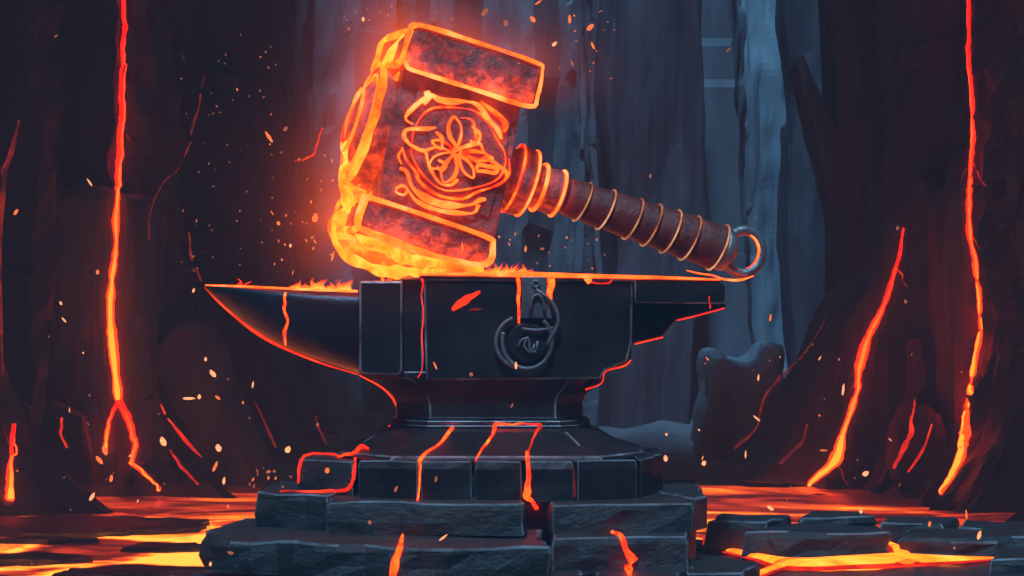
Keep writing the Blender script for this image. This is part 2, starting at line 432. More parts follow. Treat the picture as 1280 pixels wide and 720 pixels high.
base = meshobj('ground', [(-150, -60, -.6), (150, -60, -.6), (150, 150, -.6), (-150, 150, -.6)], [(0, 1, 2, 3)], FLOORM); tag(base, kind='structure')

# ---- rocks one can tell apart
rk = []
rk.append(rockprism('rock_pillar', [(58, 610), (52, 420), (60, 255), (92, 235), (160, 236), (182, 250), (180, 330), (190, 460), (215, 620)], 6.4, 7.6, ROCKP,
    'square topped dark rock pillar crossed by the tall lava stream at left', vox=.04, amp=.07, sc_=1.6, seed=2, stretch=(1, 1, .35)))
rk.append(rockprism('rock_pillar', [(1186, 612), (1188, 400), (1190, 250), (1206, 232), (1262, 238), (1310, 260), (1330, 616)], 6.3, 7.4, ROCKP,
    'square shouldered dark rock pillar behind the tall lava stream at right', vox=.04, amp=.07, sc_=1.6, seed=4, stretch=(1, 1, .35)))
rk.append(rockprism('rock_buttress', [(925, 612), (975, 560), (1020, 470), (1052, 400), (1100, 330), (1128, 250), (1150, 215), (1185, 260), (1200, 614)], 6.9, 8.2, ROCKM,
    'large dark sloping buttress with forked lava runs right of the lit gap', vox=.045, amp=.09, sc_=1.5, seed=6, stretch=(1, 1, .4)))
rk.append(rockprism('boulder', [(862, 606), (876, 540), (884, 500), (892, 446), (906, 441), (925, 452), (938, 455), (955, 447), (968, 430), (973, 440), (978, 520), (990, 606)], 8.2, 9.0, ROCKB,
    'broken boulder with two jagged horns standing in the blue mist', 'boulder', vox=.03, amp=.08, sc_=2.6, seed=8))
rk.append(rockprism('leaning_rock', [(992, 72), (1004, 66), (1016, 96), (1050, 160), (1085, 280), (1100, 420), (1062, 420), (1040, 260), (1012, 150)], 8.0, 8.5, ROCK,
    'thin leaning rock blade with a snapped tip against the blue light', vox=.03, amp=.03, sc_=2.5, seed=9))
rk.append(rockprism('rock_buttress', [(150, 616), (170, 540), (196, 430), (236, 398), (262, 440), (280, 510), (300, 560), (330, 618)], 6.6, 7.8, ROCKP,
    'low dark buttress with thin red runs between pillar and anvil horn', vox=.04, amp=.08, sc_=1.8, seed=12, stretch=(1, 1, .4)))
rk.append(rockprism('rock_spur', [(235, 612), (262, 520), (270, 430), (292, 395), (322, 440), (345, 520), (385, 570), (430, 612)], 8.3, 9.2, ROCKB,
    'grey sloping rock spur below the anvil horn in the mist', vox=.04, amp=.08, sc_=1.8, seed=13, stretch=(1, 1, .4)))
rk.append(rockprism('rock_column', [(248, 560), (250, 200), (240, -60), (352, -60), (356, 180), (350, 330), (340, 560)], 8.0, 8.8, ROCK,
    'broad dark rock column standing left of the burning hammer', vox=.045, amp=.08, sc_=1.5, seed=14, stretch=(1, 1, .22)))
rk.append(rockprism('rock_column', [(764, 560), (770, 300), (758, 100), (768, -60), (868, -60), (876, 120), (882, 300), (868, 480), (860, 560)], 9.0, 9.6, ROCKM,
    'dark rock column behind the hammer handle left of the lit gap', vox=.04, amp=.16, sc_=2.2, seed=15, stretch=(1, 1, .16)))
rk.append(rockprism('rock_column', [(992, 560), (984, 300), (990, 120), (980, -60), (1070, -60), (1076, 200), (1070, 400), (1080, 560)], 11.6, 12.3, ROCKM,
    'slate grey rock column added to dim the right side of the lit gap', vox=.045, amp=.14, sc_=2.0, seed=17, stretch=(1, 1, .2)))  # column added where the light fades, narrowing the bright gap
rk.append(rockprism('rock_column', [(1066, 560), (1060, 300), (1052, 100), (1044, -60), (1130, -60), (1142, 120), (1150, 300), (1160, 560)], 7.9, 8.7, ROCK,
    'black rock column rising right of the lit gap', vox=.045, amp=.08, sc_=1.6, seed=16, stretch=(1, 1, .2)))
for i, (poly, yf, lab) in enumerate([
    ([(-6, 614), (4, 520), (60, 500), (104, 520), (118, 612)], 6.2, 'squat dark boulder at the foot of the left pillar'),
    ([(150, 614), (158, 585), (176, 574), (204, 590), (216, 614)], 6.05, 'small rounded boulder at the lake edge under the left lava fork'),
    ([(1120, 614), (1128, 540), (1150, 500), (1180, 520), (1196, 614)], 6.3, 'upright dark boulder beside the right lava stream foot'),
    ([(560, 606), (600, 574), (700, 566), (790, 572), (850, 590), (880, 606)], 8.6, 'low grey rubble ridge behind the anvil foot')]):
    rk.append(rockprism('boulder', poly, yf, yf + .7, ROCK if i != 3 else ROCKB, lab, 'boulder', vox=.035, amp=.05, sc_=2.2, seed=30 + i))
bvh_bg = sky_bvh(walls + rk + [fl])

# ---- lava streams on the walls
def stream(label, path, w, m, cat='lava stream', group=None, forks=0, **k):
    o = vein('lava_stream', bvh_bg, path, w, m, label=label, cat=cat, group=group, jag=1.3, **k)
    rnd = random.Random(len(label)); L = Matrix.Translation(-o.location)
    if m is STREAM:
        ww = [x * (.30 + .28 * i / (len(w) - 1)) for i, x in enumerate(w)]
        b = vein('hot_core', bvh_bg, path, ww, CORE, o, jag=1.3, off=.012 * (w[-1] + w[0]) / 10 + .006, per=k.get('per', 8))
        b.data.transform(L)
    for i in range(forks):                       # short dying side cracks
        j = rnd.randint(1, len(path) - 2); x, y = path[j]; sg = rnd.choice((-1, 1)); ln = rnd.uniform(14, 40)
        pp = [(x, y), (x + sg * ln * .22, y + ln * .4), (x + sg * ln * .3, y + ln * .65), (x + sg * ln * .55, y + ln)]
        b = vein('side_crack', bvh_bg, pp, [2.2, 1.6, 1.0, .5], RED if i % 2 else DIM, o, jag=1.6)
        if b: b.data.transform(L)
    return o
stream('tall bright lava stream falling the whole height of the left wall', [(154, -30), (154, 60), (152, 75), (148, 110), (149, 150), (146, 220), (145, 300), (140, 345), (138, 390), (143, 450), (148, 500)], [5, 5.5, 5.5, 5, 6, 7, 8, 9, 10, 11, 9], STREAM, forks=5, per=10)
stream('thick right branch of the left lava stream running down to the lake', [(148, 500), (158, 520), (167, 545), (170, 556), (165, 578), (180, 592), (200, 610)], [9, 8, 7, 6, 5, 4, 3], STREAM)
stream('short left branch of the left lava stream ending in a drip', [(148, 502), (138, 520), (134, 540), (131, 565)], [6, 4, 4, 7], STREAM)
stream('tall bright lava stream falling the whole height of the right wall', [(1210, -30), (1212, 60), (1217, 140), (1214, 200), (1213, 290), (1221, 340), (1227, 400), (1222, 440), (1212, 500), (1207, 550), (1195, 590), (1176, 618)], [4.5, 5, 5.5, 6, 7, 7, 7, 8, 10, 16, 12, 4], STREAM, forks=6, per=10)
stream('forked lava run down the right buttress pooling at its foot', [(1130, 285), (1121, 335), (1100, 390), (1078, 440), (1072, 470), (1070, 495), (1054, 540), (1044, 575), (1012, 604)], [2.5, 4, 6, 12, 8, 7, 8, 14, 5], STREAM, forks=5, per=10)
stream('thin red lava run on the left edge of the right buttress', [(1034, 396), (1008, 440), (975, 470), (955, 500), (946, 535), (918, 560)], [2, 3, 4, 3, 3, 4], DIM)
stream('faint red streak low on the right buttress', [(1010, 530), (1000, 555), (975, 580)], [3, 4, 4], DIM)
stream('dull red gash beside the foot of the right lava stream', [(1143, 500), (1138, 540), (1118, 585)], [3, 6, 6], RED)
stream('thin red gash between the gash and the right lava stream', [(1165, 530), (1152, 565), (1135, 590)], [2, 4, 3], RED)
stream('broad dim red lava curtain at the upper left edge', [(24, 150), (12, 200), (4, 240), (0, 320), (2, 420), (3, 470)], [3, 8, 9, 6, 4, 3], DIM)
stream('short bright lava spout at the lower left edge', [(15, 530), (13, 570), (12, 600), (11, 626)], [3, 5, 8, 14], STREAM)
stream('thin red crack on the left wall beside the pillar', [(256, 96), (244, 150), (228, 200), (200, 235), (186, 270), (186, 300)], [2, 3, 2, 2, 4, 3], DIM)
stream('faint red crack above the anvil horn tip', [(236, 290), (240, 320), (252, 352)], [2, 3, 3], DIM)
stream('red crack down the low buttress behind the embers', [(200, 505), (215, 530), (236, 556), (252, 572)], [2, 3, 6, 2], RED)
stream('short red crack at the foot of the low buttress', [(212, 562), (226, 582), (248, 606)], [2, 4, 2], RED)
stream('faint red crack on the grey spur below the horn', [(318, 502), (332, 530), (345, 560)], [2, 3, 3], DIM)
stream('small crooked lava crack beside the burning hammer', [(404, 160), (396, 180), (386, 196), (368, 202)], [2, 3, 3, 2], RED)
stream('short red crack low on the square left pillar', [(78, 522), (76, 540), (84, 560)], [3, 4, 3], RED)
stream('dull orange streak on rock below the anvil horn', [(394, 520), (398, 535), (408, 556)], [3, 5, 2], DIM)

# ================================================================== STONE PLINTH
def planslab(name, plan, z0, z1, label=None, cat='stone slab', m=None, bev=.012, parent=None, chip=.010, seed=0, taper=0., group=None, vox=.018, mat0=None):
    """plan = list of (photo px, y): a stone with that outline seen from above, its rim broken and chipped"""
    pts = [Vector(((px - 640) * (y + D) / F, y, 0)) for px, y in plan]
    rnd = random.Random(seed * 7 + 1); dense = []
    for a, b in zip(pts, pts[1:] + pts[:1]):
        n = max(1, int((b - a).length / .055))
        for k in range(n):
            p = a.lerp(b, k / n)
            if k: p += (b - a).normalized().cross(Vector((0, 0, 1))) * rnd.uniform(-chip, chip * .7)
            dense.append(p)
    c = sum(dense, Vector()) / len(dense); h = z1 - z0; rings = []
    for t, sh_ in ((0, .0), (.38, .0), (.8, .0), (1, .006)):
        ring = []
        for q, p in enumerate(dense):
            o_ = (p - c).normalized() * (chip * 1.2 * noise.noise(Vector((p.x * 9, p.y * 9, t * 2.5 + seed))) - sh_)
            dz = (chip * .55 * noise.noise(Vector((p.x * 7, p.y * 7, seed + 3)))) if t == 1 else 0
            ring.append(Vector((p.x + o_.x, p.y + o_.y, z0 + h * t + dz)))
        rings.append(ring)
    n = len(dense)
    inner = [Vector((c.x + (p.x - c.x) * .72, c.y + (p.y - c.y) * .72, p.z + chip * .35 * noise.noise(p * 8))) for p in rings[-1]]
    rings.append(inner)
    v, f = loft(rings)
    loc = Vector((c.x, c.y, z0)) if parent is None else (0, 0, 0)
    o = meshobj(name, v, f, [mat0 or SLAB, HILIT], parent, loc=loc)
    bevel(o, min(bev * .35, .006), 2, 1, 58)
    if label: tag(o, label, cat, group)
    return o
slabs = []
def SL(*a, **k):
    o = planslab(*a, **k); slabs.append(o); return o
# ring of blocks right under the anvil foot
zt, zb = .592, .497
RB = [(372, -.16), (446, -.36), (524, -.40), (592, -.41), (655, -.41), (720, -.40), (800, -.35), (829, -.10)]
names = ['plinth block with a glowing outline, leftmost under the anvil foot', 'plinth block just right of the outlined end block', 'plinth block between two red glowing seams',
         'plinth block left of the long central lava seam', 'plinth block right of the long central lava seam', 'wide plinth block near the right end of the ring',
         'narrow pale end block of the plinth ring at right']
for i in range(7):
    a, b = RB[i], RB[i + 1]; g = 2.2
    if i == 0: plan = [(372, -.22), (441, -.33), (452, .0), (392, .10)]
    elif i == 6: plan = [(800 + 1, -.35), (829, -.12), (822, .2), (760, .2)]
    else:
        k = .45
        plan = [(a[0] + g, a[1]), (b[0] - g, b[1]), ((b[0] - 610) * k + 610 - g, -.08), ((a[0] - 610) * k + 610 + g, -.08)]
    SL('plinth_block', plan, zb, zt - (.006 if i == 0 else 0), names[i], 'stone block', seed=i, bev=.008, chip=.006, vox=.012, mat0=IRON if i else SLAB)
core = planslab('plinth_core', [(420, .1), (460, -.3), (600, -.35), (780, -.3), (810, .1), (760, .4), (460, .4)], .30, zt - .004, 'dark stone core of the plinth behind its blocks', 'stone block', chip=.004, vox=.03)
# row 1
SL('stone_slab', [(320, -.30), (410, -.42), (440, -.1), (350, .12)], .430, .512, 'short thick slab, upper left of the stepped base', seed=11)
SL('stone_slab', [(408, -.50), (655, -.55), (650, -.2), (430, -.1)], .428, .503, 'long upper slab left of the central lava seam', seed=12)
SL('stone_slab', [(690, -.55), (866, -.50), (850, -.1), (680, -.2)], .430, .500, 'long upper slab right of the central lava seam', seed=13)
SL('stone_slab', [(868, -.44), (884, -.34), (870, .2), (800, .2), (820, -.15)], .428, .506, 'rounded upper slab at the right end of the steps', seed=14)
# row 2
SL('stone_slab', [(254, -.40), (262, -.62), (420, -.78), (560, -.86), (686, -.80), (684, -.3), (300, -.0)], .352, .428, 'broad tilted slab spreading at the lower left of the base', seed=15, bev=.02, chip=.016)
SL('stone_slab', [(690, -.66), (862, -.60), (870, -.2), (690, -.2)], .345, .434, 'lower slab under the right upper slab, cracked by lava', seed=16)
SL('stone_slab', [(520, -.98), (640, -1.02), (735, -.95), (730, -.6), (520, -.6)], .30, .362, 'flat bottom slab in front of the steps', seed=17)
SL('stone_slab', [(742, -.92), (852, -.86), (860, -.5), (742, -.5)], .29, .358, 'bottom slab to the right of the lower lava drip', seed=18)
SL('stone_slab', [(858, -.74), (930, -.70), (950, -.50), (900, -.38), (862, -.44)], .28, .362, 'dark low stone beside the start of the lava river', seed=19)
SL('stone_slab', [(212, -.5), (300, -.75), (400, -.85), (420, -.4), (240, -.3)], .27, .318, 'dark stone below the broad tilted slab at left', seed=20)
SL('stone_slab', [(300, -.95), (520, -1.05), (518, -.7), (330, -.7)], .26, .318, 'long dark bottom stone at left of the steps', seed=21)
# right shelf of paving stones
shelf_st = [
    ([(880, .20), (960, .16), (990, .40), (900, .46)], .31, .400, 'small paving stone touching the right end of the steps'),
    ([(925, .06), (1035, .04), (1112, .12), (1100, .30), (990, .36), (945, .18)], .31, .383, 'broad cracked paving stone above the lava river'),
    ([(1000, .40), (1060, .38), (1092, .44), (1080, .60), (1010, .60)], .31, .396, 'flat paving stone at the lake edge in the middle of the shelf'),
    ([(1124, .08), (1190, .04), (1300, .08), (1300, .30), (1130, .30)], .31, .372, 'wide paving stone at the right above the lava river'),
    ([(1100, .34), (1180, .34), (1200, .56), (1110, .56)], .31, .384, 'small rear paving stone right of the shelf middle'),
    ([(1196, .36), (1340, .34), (1340, .58), (1206, .56)], .31, .370, 'rear paving stone at the far right edge'),
    ([(1235, -.30), (1340, -.32), (1340, .0), (1262, -.02)], .28, .352, 'dark paving stone at the right corner past the end of the lava river'),
    ([(1100, -.80), (1320, -.85), (1340, -.50), (1120, -.52)], .27, .326, 'dark paving stone in front of the lava river at the bottom right'),
]
for i, (pl, a, b, lab) in enumerate(shelf_st):
    SL('paving_stone', pl, a, b, lab, 'paving stone', seed=40 + i, chip=.014, bev=.014)
# the shelf they lie on
def shelf():
    plan = [(212, -.45), (300, -1.3), (600, -2.0), (1500, -1.8), (1600, .5), (1300, .64), (1120, .66), (930, .56), (860, .6), (600, .6), (380, .3)]
    o = planslab('rock_shelf', plan, -.4, .315, None, vox=.05, chip=.03, bev=.05); tag(o, kind='structure'); return o
sh = shelf()
bvh_st = sky_bvh(slabs + [sh, core])

# ================================================================== ANVIL
anvil = empty('anvil', (-.02, 0, .592), 'massive black iron anvil with pointed horn and glowing edges on a stone plinth', 'anvil')
AI = Matrix.Translation(Vector((-.02, 0, .592))).inverted()
def part(o, root=None, inv=None):
    """parent a world-space mesh under its thing"""
    o.data.transform((inv or AI) @ o.matrix_world); o.parent = root or anvil; o.location = (0, 0, 0); return o
def apr(name, poly, yf, yb, m=IRON, bev=.0055, wm=True, root=None):
    v, f = prism(poly, yf, yb); o = meshobj(name, v, f, [m, HILITI] if wm else m)
    part(o, root); bevel(o, bev, 2, 1 if wm else None)
    return o
body = apr('body', [(529, 345), (792, 346), (791, 380), (790, 428), (784, 452), (757, 463), (750, 474), (532, 476)], -.17, .17)
face = apr('face_plate', [(524, 343.0), (900, 349), (908, 356), (908, 376), (904, 380), (793, 379), (793, 352), (524, 351)], -.176, .176, bev=.004)
apr('heel_corbel', [(788, 379), (907, 379.5), (908, 386), (870, 394), (845, 400), (835, 412), (828, 421), (793, 429), (788, 429)], -.10, .10, wm=False)
apr('heel_corbel', [(745, 420), (790, 420), (789, 450), (783, 456), (757, 464), (752, 478), (735, 484), (725, 486), (725, 440)], -.11, .11, wm=False)
apr('collar', [(449, 351), (503, 351), (503, 464), (497, 469), (456, 468), (449, 464)], -.19, .19)
apr('collar_band', [(500, 347), (529, 346), (529, 470), (522, 476), (500, 473)], -.165, .165)
# horn
def horn():
    secs = [(255, 357, 358.5), (262, 357.2, 366), (275, 357.6, 379), (292, 358, 394), (315, 359, 412), (345, 360.5, 430), (380, 362, 445), (415, 363, 457), (447, 364, 468), (462, 364, 471), (475, 364, 473)]
    rings = []
    for px, t, b in secs:
        a = P(px, t, 0); c = P(px, b, 0); h = a.z - c.z; hw = min(h * .85, .155); ring = []
        for k in range(20):
            an = 2 * math.pi * k / 20; cx = math.cos(an); sz = math.sin(an)
            if sz > 0:
                yy = math.copysign(abs(cx) ** .45, cx) * hw; zz = a.z - h * .18 + h * .18 * sz ** .5
            else:
                yy = math.copysign(abs(cx) ** .8, cx) * hw; zz = a.z - h * .18 + h * .82 * (-(abs(sz) ** 1.15))
            ring.append(Vector((a.x, yy, zz)))
        rings.append(ring)
    v, f = loft(rings); o = meshobj('horn', v, f, HORNM, smooth=True); part(o)
    s = o.modifiers.new('sub', 'SUBSURF'); s.levels = 1; s.render_levels = 2
    return o
hornobj = horn()
# waist and foot: eight sided sections
def octa(x0, x1, hd, z, cut=.30):
    c = (x0 + x1) / 2; hw = (x1 - x0) / 2; k = cut
    pts = [(-hw, -hd * .45), (-hw * (1 - 2 * k * .62), -hd), (hw * (1 - 2 * k * .5), -hd), (hw, -hd * .45), (hw, hd * .45), (hw * .6, hd), (-hw * .6, hd), (-hw, hd * .45)]
    return [Vector((c + a, b, z)) for a, b in pts]
def X(px): return (px - 640) * D / F
def Z(py): return 1 + (360 - py) * D / F
v, f = loft([octa(X(a), X(b), h, Z(z)) for a, b, h, z in [(449, 757, .168, 462), (462, 752, .165, 472), (480, 744, .155, 481), (491, 732, .145, 491), (496, 728, .14, 502), (497, 728, .14, 518), (495, 730, .142, 521)]])
wst = part(meshobj('waist', v, f, [IRON, HILITI])); bevel(wst, .003, 1, 1, 38)
v, f = loft([octa(X(a), X(b), h, Z(z)) for a, b, h, z in [(492, 733, .150, 521.5), (490, 736, .154, 523), (490, 736, .154, 526), (492, 734, .151, 527), (489, 738, .156, 528.5), (489, 738, .156, 532)]])
trm = part(meshobj('waist_trim', v, f, [IRON, HILITI])); bevel(trm, .0015, 1, 1, 50)
v, f = loft([octa(X(a), X(b), h, z) for a, b, h, z in [(488, 737, .165, Z(532)), (478, 746, .20, .650), (458, 768, .28, .622), (430, 800, .355, .600), (424, 806, .365, .590)]])
foot = part(meshobj('foot', v, f, [IRON, HILITI])); bevel(foot, .004, 1, 1, 20)
bpy.context.view_layer.update()
bvh_an = sky_bvh([o for o in anvil.children])
bvh_all = sky_bvh([o for o in anvil.children] + slabs + [sh])
def av(name, path, w, m, off=.0, bv=None, per=8, flat=.6, root=None):
    o = vein(name, bv or bvh_an, path, w, m, anvil, off, flat, per)
    if o: o.data.transform(AI)
    return o
def at(name, pts, rad, m, **k):
    o = tb(name, [P(*p) for p in pts], rad, m, anvil, **k); o.data.transform(AI); return o
av('molten_crack', [(357, 366), (355, 385), (360, 400), (356, 415), (357, 431)], [3, 4.5, 3, 4.5, 3.5], ORA)
at('molten_or_rimglow_edge', [(257, 356.6, -.004), (300, 357.8, -.05), (345, 360, -.10), (400, 362.5, -.14), (447, 364, -.15)], [.0016, .0024, .0026, .0028, .0028], EDGE)
at('molten_or_rimglow_edge', [(256, 359, 0), (275, 379, -.012), (315, 412.5, -.012), (350, 433, -.012), (400, 453.5, -.012), (447, 468, -.012)], [.0012, .0022, .0034, .0028, .002, .001], EDGER)  # emissive strip in place of lava light reflected under the horn
at('molten_or_rimglow_edge', [(449, 469, -.03), (478, 485, -.03), (494, 503, -.03), (496, 520, -.03), (484, 536, -.03), (464, 552, -.03), (430, 570, -.03)], [.001, .002, .0028, .0015, .0026, .0022, .001], EDGER)  # lava rim light on the left flank, added as a glowing strip
at('molten_or_rimglow_edge', [(612, 342.5, -.178), (660, 343, -.179), (740, 345, -.179), (830, 347, -.179), (900, 349.5, -.178)], [.0045, .0065, .0048, .0034, .0018], EDGE)
at('molten_or_rimglow_edge', [(524, 343, -.178), (560, 342.2, -.178), (612, 342.5, -.178)], [.002, .003, .004], EDGE)
at('molten_or_rimglow_edge', [(906, 385, -.1), (872, 394.5, -.1), (846, 400.5, -.1)], .0013, EDGER)  # lava reflection under the heel, put in as a glowing strip
at('molten_or_rimglow_edge', [(829, 421.5, -.1), (810, 426, -.1), (794, 430, -.1)], .0014, EDGER)  # glowing strip for lava light caught on the lower heel edge
at('molten_or_rimglow_edge', [(789, 450, -.11), (780, 457.5, -.11), (757, 464.5, -.11), (752, 479, -.11), (732, 487, -.11)], [.001, .002, .0013, .001, .0018], EDGER)  # lava-lit underside rim, drawn as an emissive strip
av('molten_crack', [(566, 535), (552, 552), (527, 572), (524, 585), (524, 603), (522, 626)], [5, 3.5, 4.5, 3.5, 3, 3], ORA, bv=bvh_all)
av('molten_crack', [(619, 530), (617, 540), (612, 550), (600, 566), (592, 580)], [6, 5, 4, 2.5, 2], ORA, bv=bvh_all)
av('molten_crack', [(619, 529.5), (640, 530), (660, 530), (676, 531)], [5, 2, 2, 5], ORA)
av('molten_crack', [(676, 531), (668, 545), (662, 560), (660, 575)], [6, 3, 1.5, 2.5], RED, bv=bvh_all)
# drips, splash and glowing cinders on the front face
av('molten_drip', [(647, 344), (648, 360), (648.5, 380), (648.5, 404)], [8, 5, 4, 2.5], ORA)
av('molten_drip', [(688, 344), (688, 356), (687, 372), (690, 380)], [7, 6, 4, 2], ORA)
av('molten_drip', [(733, 347), (735, 351), (737, 354)], [9, 8, 5], EDGE)
av('molten_crack', [(738, 353.5), (750, 353.5), (762, 353), (766, 347)], [1.5, 1.5, 1.5, 1.5], EDGER)
av('molten_splash', [(565, 387), (573, 381), (583, 374), (594, 368), (600, 364)], [4, 9, 11, 8, 2], EDGER, per=8)
av('molten_splash', [(586, 389), (594, 388), (602, 386)], [2, 4, 2], DIM)
av('molten_crack', [(527, 348), (527.5, 370), (528, 420), (528, 460), (522, 472)], [2.5, 1.2, 1.2, 1.2, 1], EDGER)
av('molten_crack', [(887, 370), (888, 378), (887.5, 386)], [1.5, 1.5, 2], RED)
# ---- lock shaped ornament on the face
orn = [P(*p) for p in []]
apr('ornament_strap', [(652, 346), (683, 346), (684, 372), (690, 398), (650, 398), (653, 372)], -.186, -.172, ORN, .002, False)
def ring3(cx, cy, rx, ry, y, n=28, a0=0, a1=360, rot=0):
    out = []
    for k in range(n + (0 if a1 - a0 >= 360 else 1)):
        a = R(a0 + (a1 - a0) * k / n); x = rx * math.cos(a); yy = ry * math.sin(a)
        out.append(P(cx + x * math.cos(rot) - yy * math.sin(rot), cy + x * math.sin(rot) + yy * math.cos(rot), y))
    return out
def orn_tube(name, pts, rad, m=ORN, **k):
    o = tb(name, pts, rad, m, anvil, per=2, **k); o.data.transform(AI); return o
orn_tube('ornament_ring', ring3(659, 427, 31, 34, -.186, a0=-50, a1=200), .0055)
orn_tube('ornament_ring', ring3(652, 428, 32, 32, -.184, a0=100, a1=250), .0050)
orn_tube('ornament_hook', [P(670, 362, -.19), P(684, 372, -.19), P(694, 385, -.19), P(698, 402, -.19), P(690, 420, -.19), P(683, 432, -.19)], .0046)
orn_tube('ornament_hook', [P(663, 392, -.19), P(665, 375, -.191), P(672, 368, -.192), P(679, 376, -.191), P(681, 392, -.19)], .0042)
orn_tube('ornament_bar', [P(652, 411, -.186), P(672, 413, -.188), P(692, 410, -.186)], .0045)
v, f = prism([(659 + 25 * math.cos(a), 428 + 25 * math.sin(a)) for a in [2 * math.pi * i / 20 for i in range(20)]], -.178, -.166)
pl = part(meshobj('ornament_disc', v, f, IRON)); bevel(pl, .004, 2)
orn_tube('ornament_knot', [P(647, 436, -.180), P(652, 425, -.183), P(661, 424, -.183), P(662, 436, -.182), P(670, 440, -.181), P(672, 426, -.182)], .0035)
orn_tube('ornament_knot', [P(660, 421, -.182), P(655, 432, -.184), P(664, 441, -.182), P(668, 430, -.181)], .0030)
orn_tube('ornament_rivet', ring3(670, 355, 4, 4, -.187, n=12), .0035, closed=True)

# ================================================================== LAVA between the stones
def seam(label, path, w, m, name='lava_seam', off=.002):
    return vein(name, bvh_all, path, w, m, label=label, cat='lava', off=off)
seam('long central lava seam running down the plinth blocks', [(659, 565), (660, 590), (660, 612), (659, 622), (668, 630), (678, 645), (684, 662)], [3, 4, 5, 9, 9, 6, 4], ORA)
seam('thin red seam between two front plinth blocks', [(592, 578), (591, 600), (591, 624)], [2, 3, 2], DIM)
seam('dim warm crack on the right of the plinth ring', [(714, 580), (718, 600), (720, 622)], [2, 2, 2], DIM)
seam('short forked lava drip on the lower right slab', [(764, 664), (776, 672), (784, 690), (792, 702)], [3, 6, 7, 10], ORA)
seam('lava drip below the fork at the bottom edge', [(784, 706), (786, 714), (788, 724)], [12, 14, 10], ORA)
seam('slanting lava flame in the joint at bottom left of centre', [(504, 668), (500, 684), (495, 700), (490, 724)], [3, 8, 9, 10], ORA)
seam('glowing outline round the left end plinth block', [(374, 604), (376, 580), (384, 569), (410, 569), (440, 568), (452, 560), (461, 562)], [2, 3.5, 2.6, 2, 3.5, 5, 2.5], EDGER, off=.003)
seam('glowing lower edge of the left end plinth block', [(350, 615), (390, 615.5), (425, 614), (439, 608), (441, 590), (443, 572)], [1.4, 2, 3.5, 5, 4.5, 3.5], EDGER, off=.003)
# river on the shelf
def river(label, path, w, z, m=RIVER, halo=True):
    c = catmull([(a, b, 0) for a, b in path], 8); pts = []; rr = []
    N = len(c) - 1; L = len(w) - 1
    for i, q in enumerate(c):
        d = (1 - z) * F / (q.y - 360); pts.append(Vector(((q.x - 640) * d / F, d - D, z)))
        t = i / N * L; k = min(int(t), L - 1); rr.append((w[k] * (1 - t + k) + w[k + 1] * (t - k)) * d / F)
    v, f = tube(pts, rr, 8, up=Vector((0, 0, 1)), flat=.35)
    # widths are real plan widths: a flat stream lying on the shelf
    o = meshobj('lava_river', v, f, m, None, True, loc=pts[0]); tag(o, label, 'lava')
    v, f = tube([p - Vector((0, 0, .004)) for p in pts], [r * 1.35 + .006 for r in rr], 8, up=Vector((0, 0, 1)), flat=.1)
    b = meshobj('cooling_rim', v, f, RED, o, True); b.data.transform(Matrix.Translation(-pts[0])); return o
river('lava river flowing right across the shelf from the steps', [(884, 668), (890, 682), (915, 688), (960, 698), (1000, 706), (1060, 704), (1120, 702), (1180, 700), (1245, 697)], [2, 5, 8, 12, 26, 28, 32, 17, 2], .325)
river('thin side run of the lava river slipping down toward the bottom edge', [(985, 704), (965, 710), (950, 716), (935, 724)], [8, 7, 6, 4], .326)
river('short branch of the lava river rising between two paving stones', [(1112, 678), (1124, 686), (1130, 695), (1134, 702)], [3, 8, 11, 10], .332)

# crust plates floating on the lake
for i, (pl, lab) in enumerate([
    ([(-60, 4.3), (90, 4.15), (250, 4.45), (262, 4.9), (80, 5.1), (-60, 4.9)], 'long dark crust raft on the lava between the two yellow streaks'),
    ([(-80, 3.1), (40, 3.05), (120, 3.2), (90, 3.35), (-60, 3.35)], 'thin crust raft on the lava at the left edge'),
    ([(150, 3.62), (210, 3.55), (262, 3.62), (250, 3.78), (180, 3.80)], 'small crust raft on the yellow lava close to the broad tilted slab'),
    ([(-30, 3.95), (60, 3.90), (130, 3.98), (40, 4.06)], 'thin crust splinter on the yellow lava at left'),
    ([(60, 2.62), (200, 2.60), (300, 2.8), (180, 2.92), (90, 2.84)], 'dark crust raft at the bottom left of the lava')]):
    planslab('crust_raft', pl, -.05, .02, lab, 'lava crust', seed=60 + i, vox=.04, chip=.02, bev=.015)

# ================================================================== HAMMER
YAW, TILT = R(15), R(17.5)
HR = Matrix.Rotation(YAW, 4, 'Z') @ Matrix.Rotation(TILT, 4, 'Y')
HO = P(560, 190, -.03)
ham = empty('hammer', HO, 'heavy glowing war hammer with knotwork head resting tilted on the anvil', 'hammer', rot=HR)
HM = Matrix.Translation(HO) @ HR; HI = HM.inverted()
def onface(px, py, depth):
    """photo pixel -> hammer coordinates on the plane local y = depth"""
    n = (HR @ Vector((0, 1, 0))); p0 = HM @ Vector((0, depth, 0))
    d = (P(px, py, 0) - CAMP).normalized()
    t = (p0 - CAMP).dot(n) / d.dot(n)
    return HI @ (CAMP + d * t)
HD = .13        # half depth of the head
def hpart(name, v, f, m, smooth=False, parent=None):
    return meshobj(name, v, f, m, parent or ham, smooth)
def hprism(name, poly, d0, d1, m, bev=.006, wm=None, parent=None):
    a = [onface(x, y, d0) for x, y in poly]; n = len(a); b = [Vector((p.x, d1, p.z)) for p in a]
    f = [list(range(n)), list(range(2 * n - 1, n - 1, -1))] + [[i, i + n, (i + 1) % n + n, (i + 1) % n] for i in range(n)]
    o = hpart(name, a + b, f, m, parent=parent); bevel(o, bev, 3, wm); return o
hprism('head_block', [(506, 84), (652, 128), (640, 200), (620, 296), (474, 256), (486, 170)], -HD, HD, HEAD, .006)
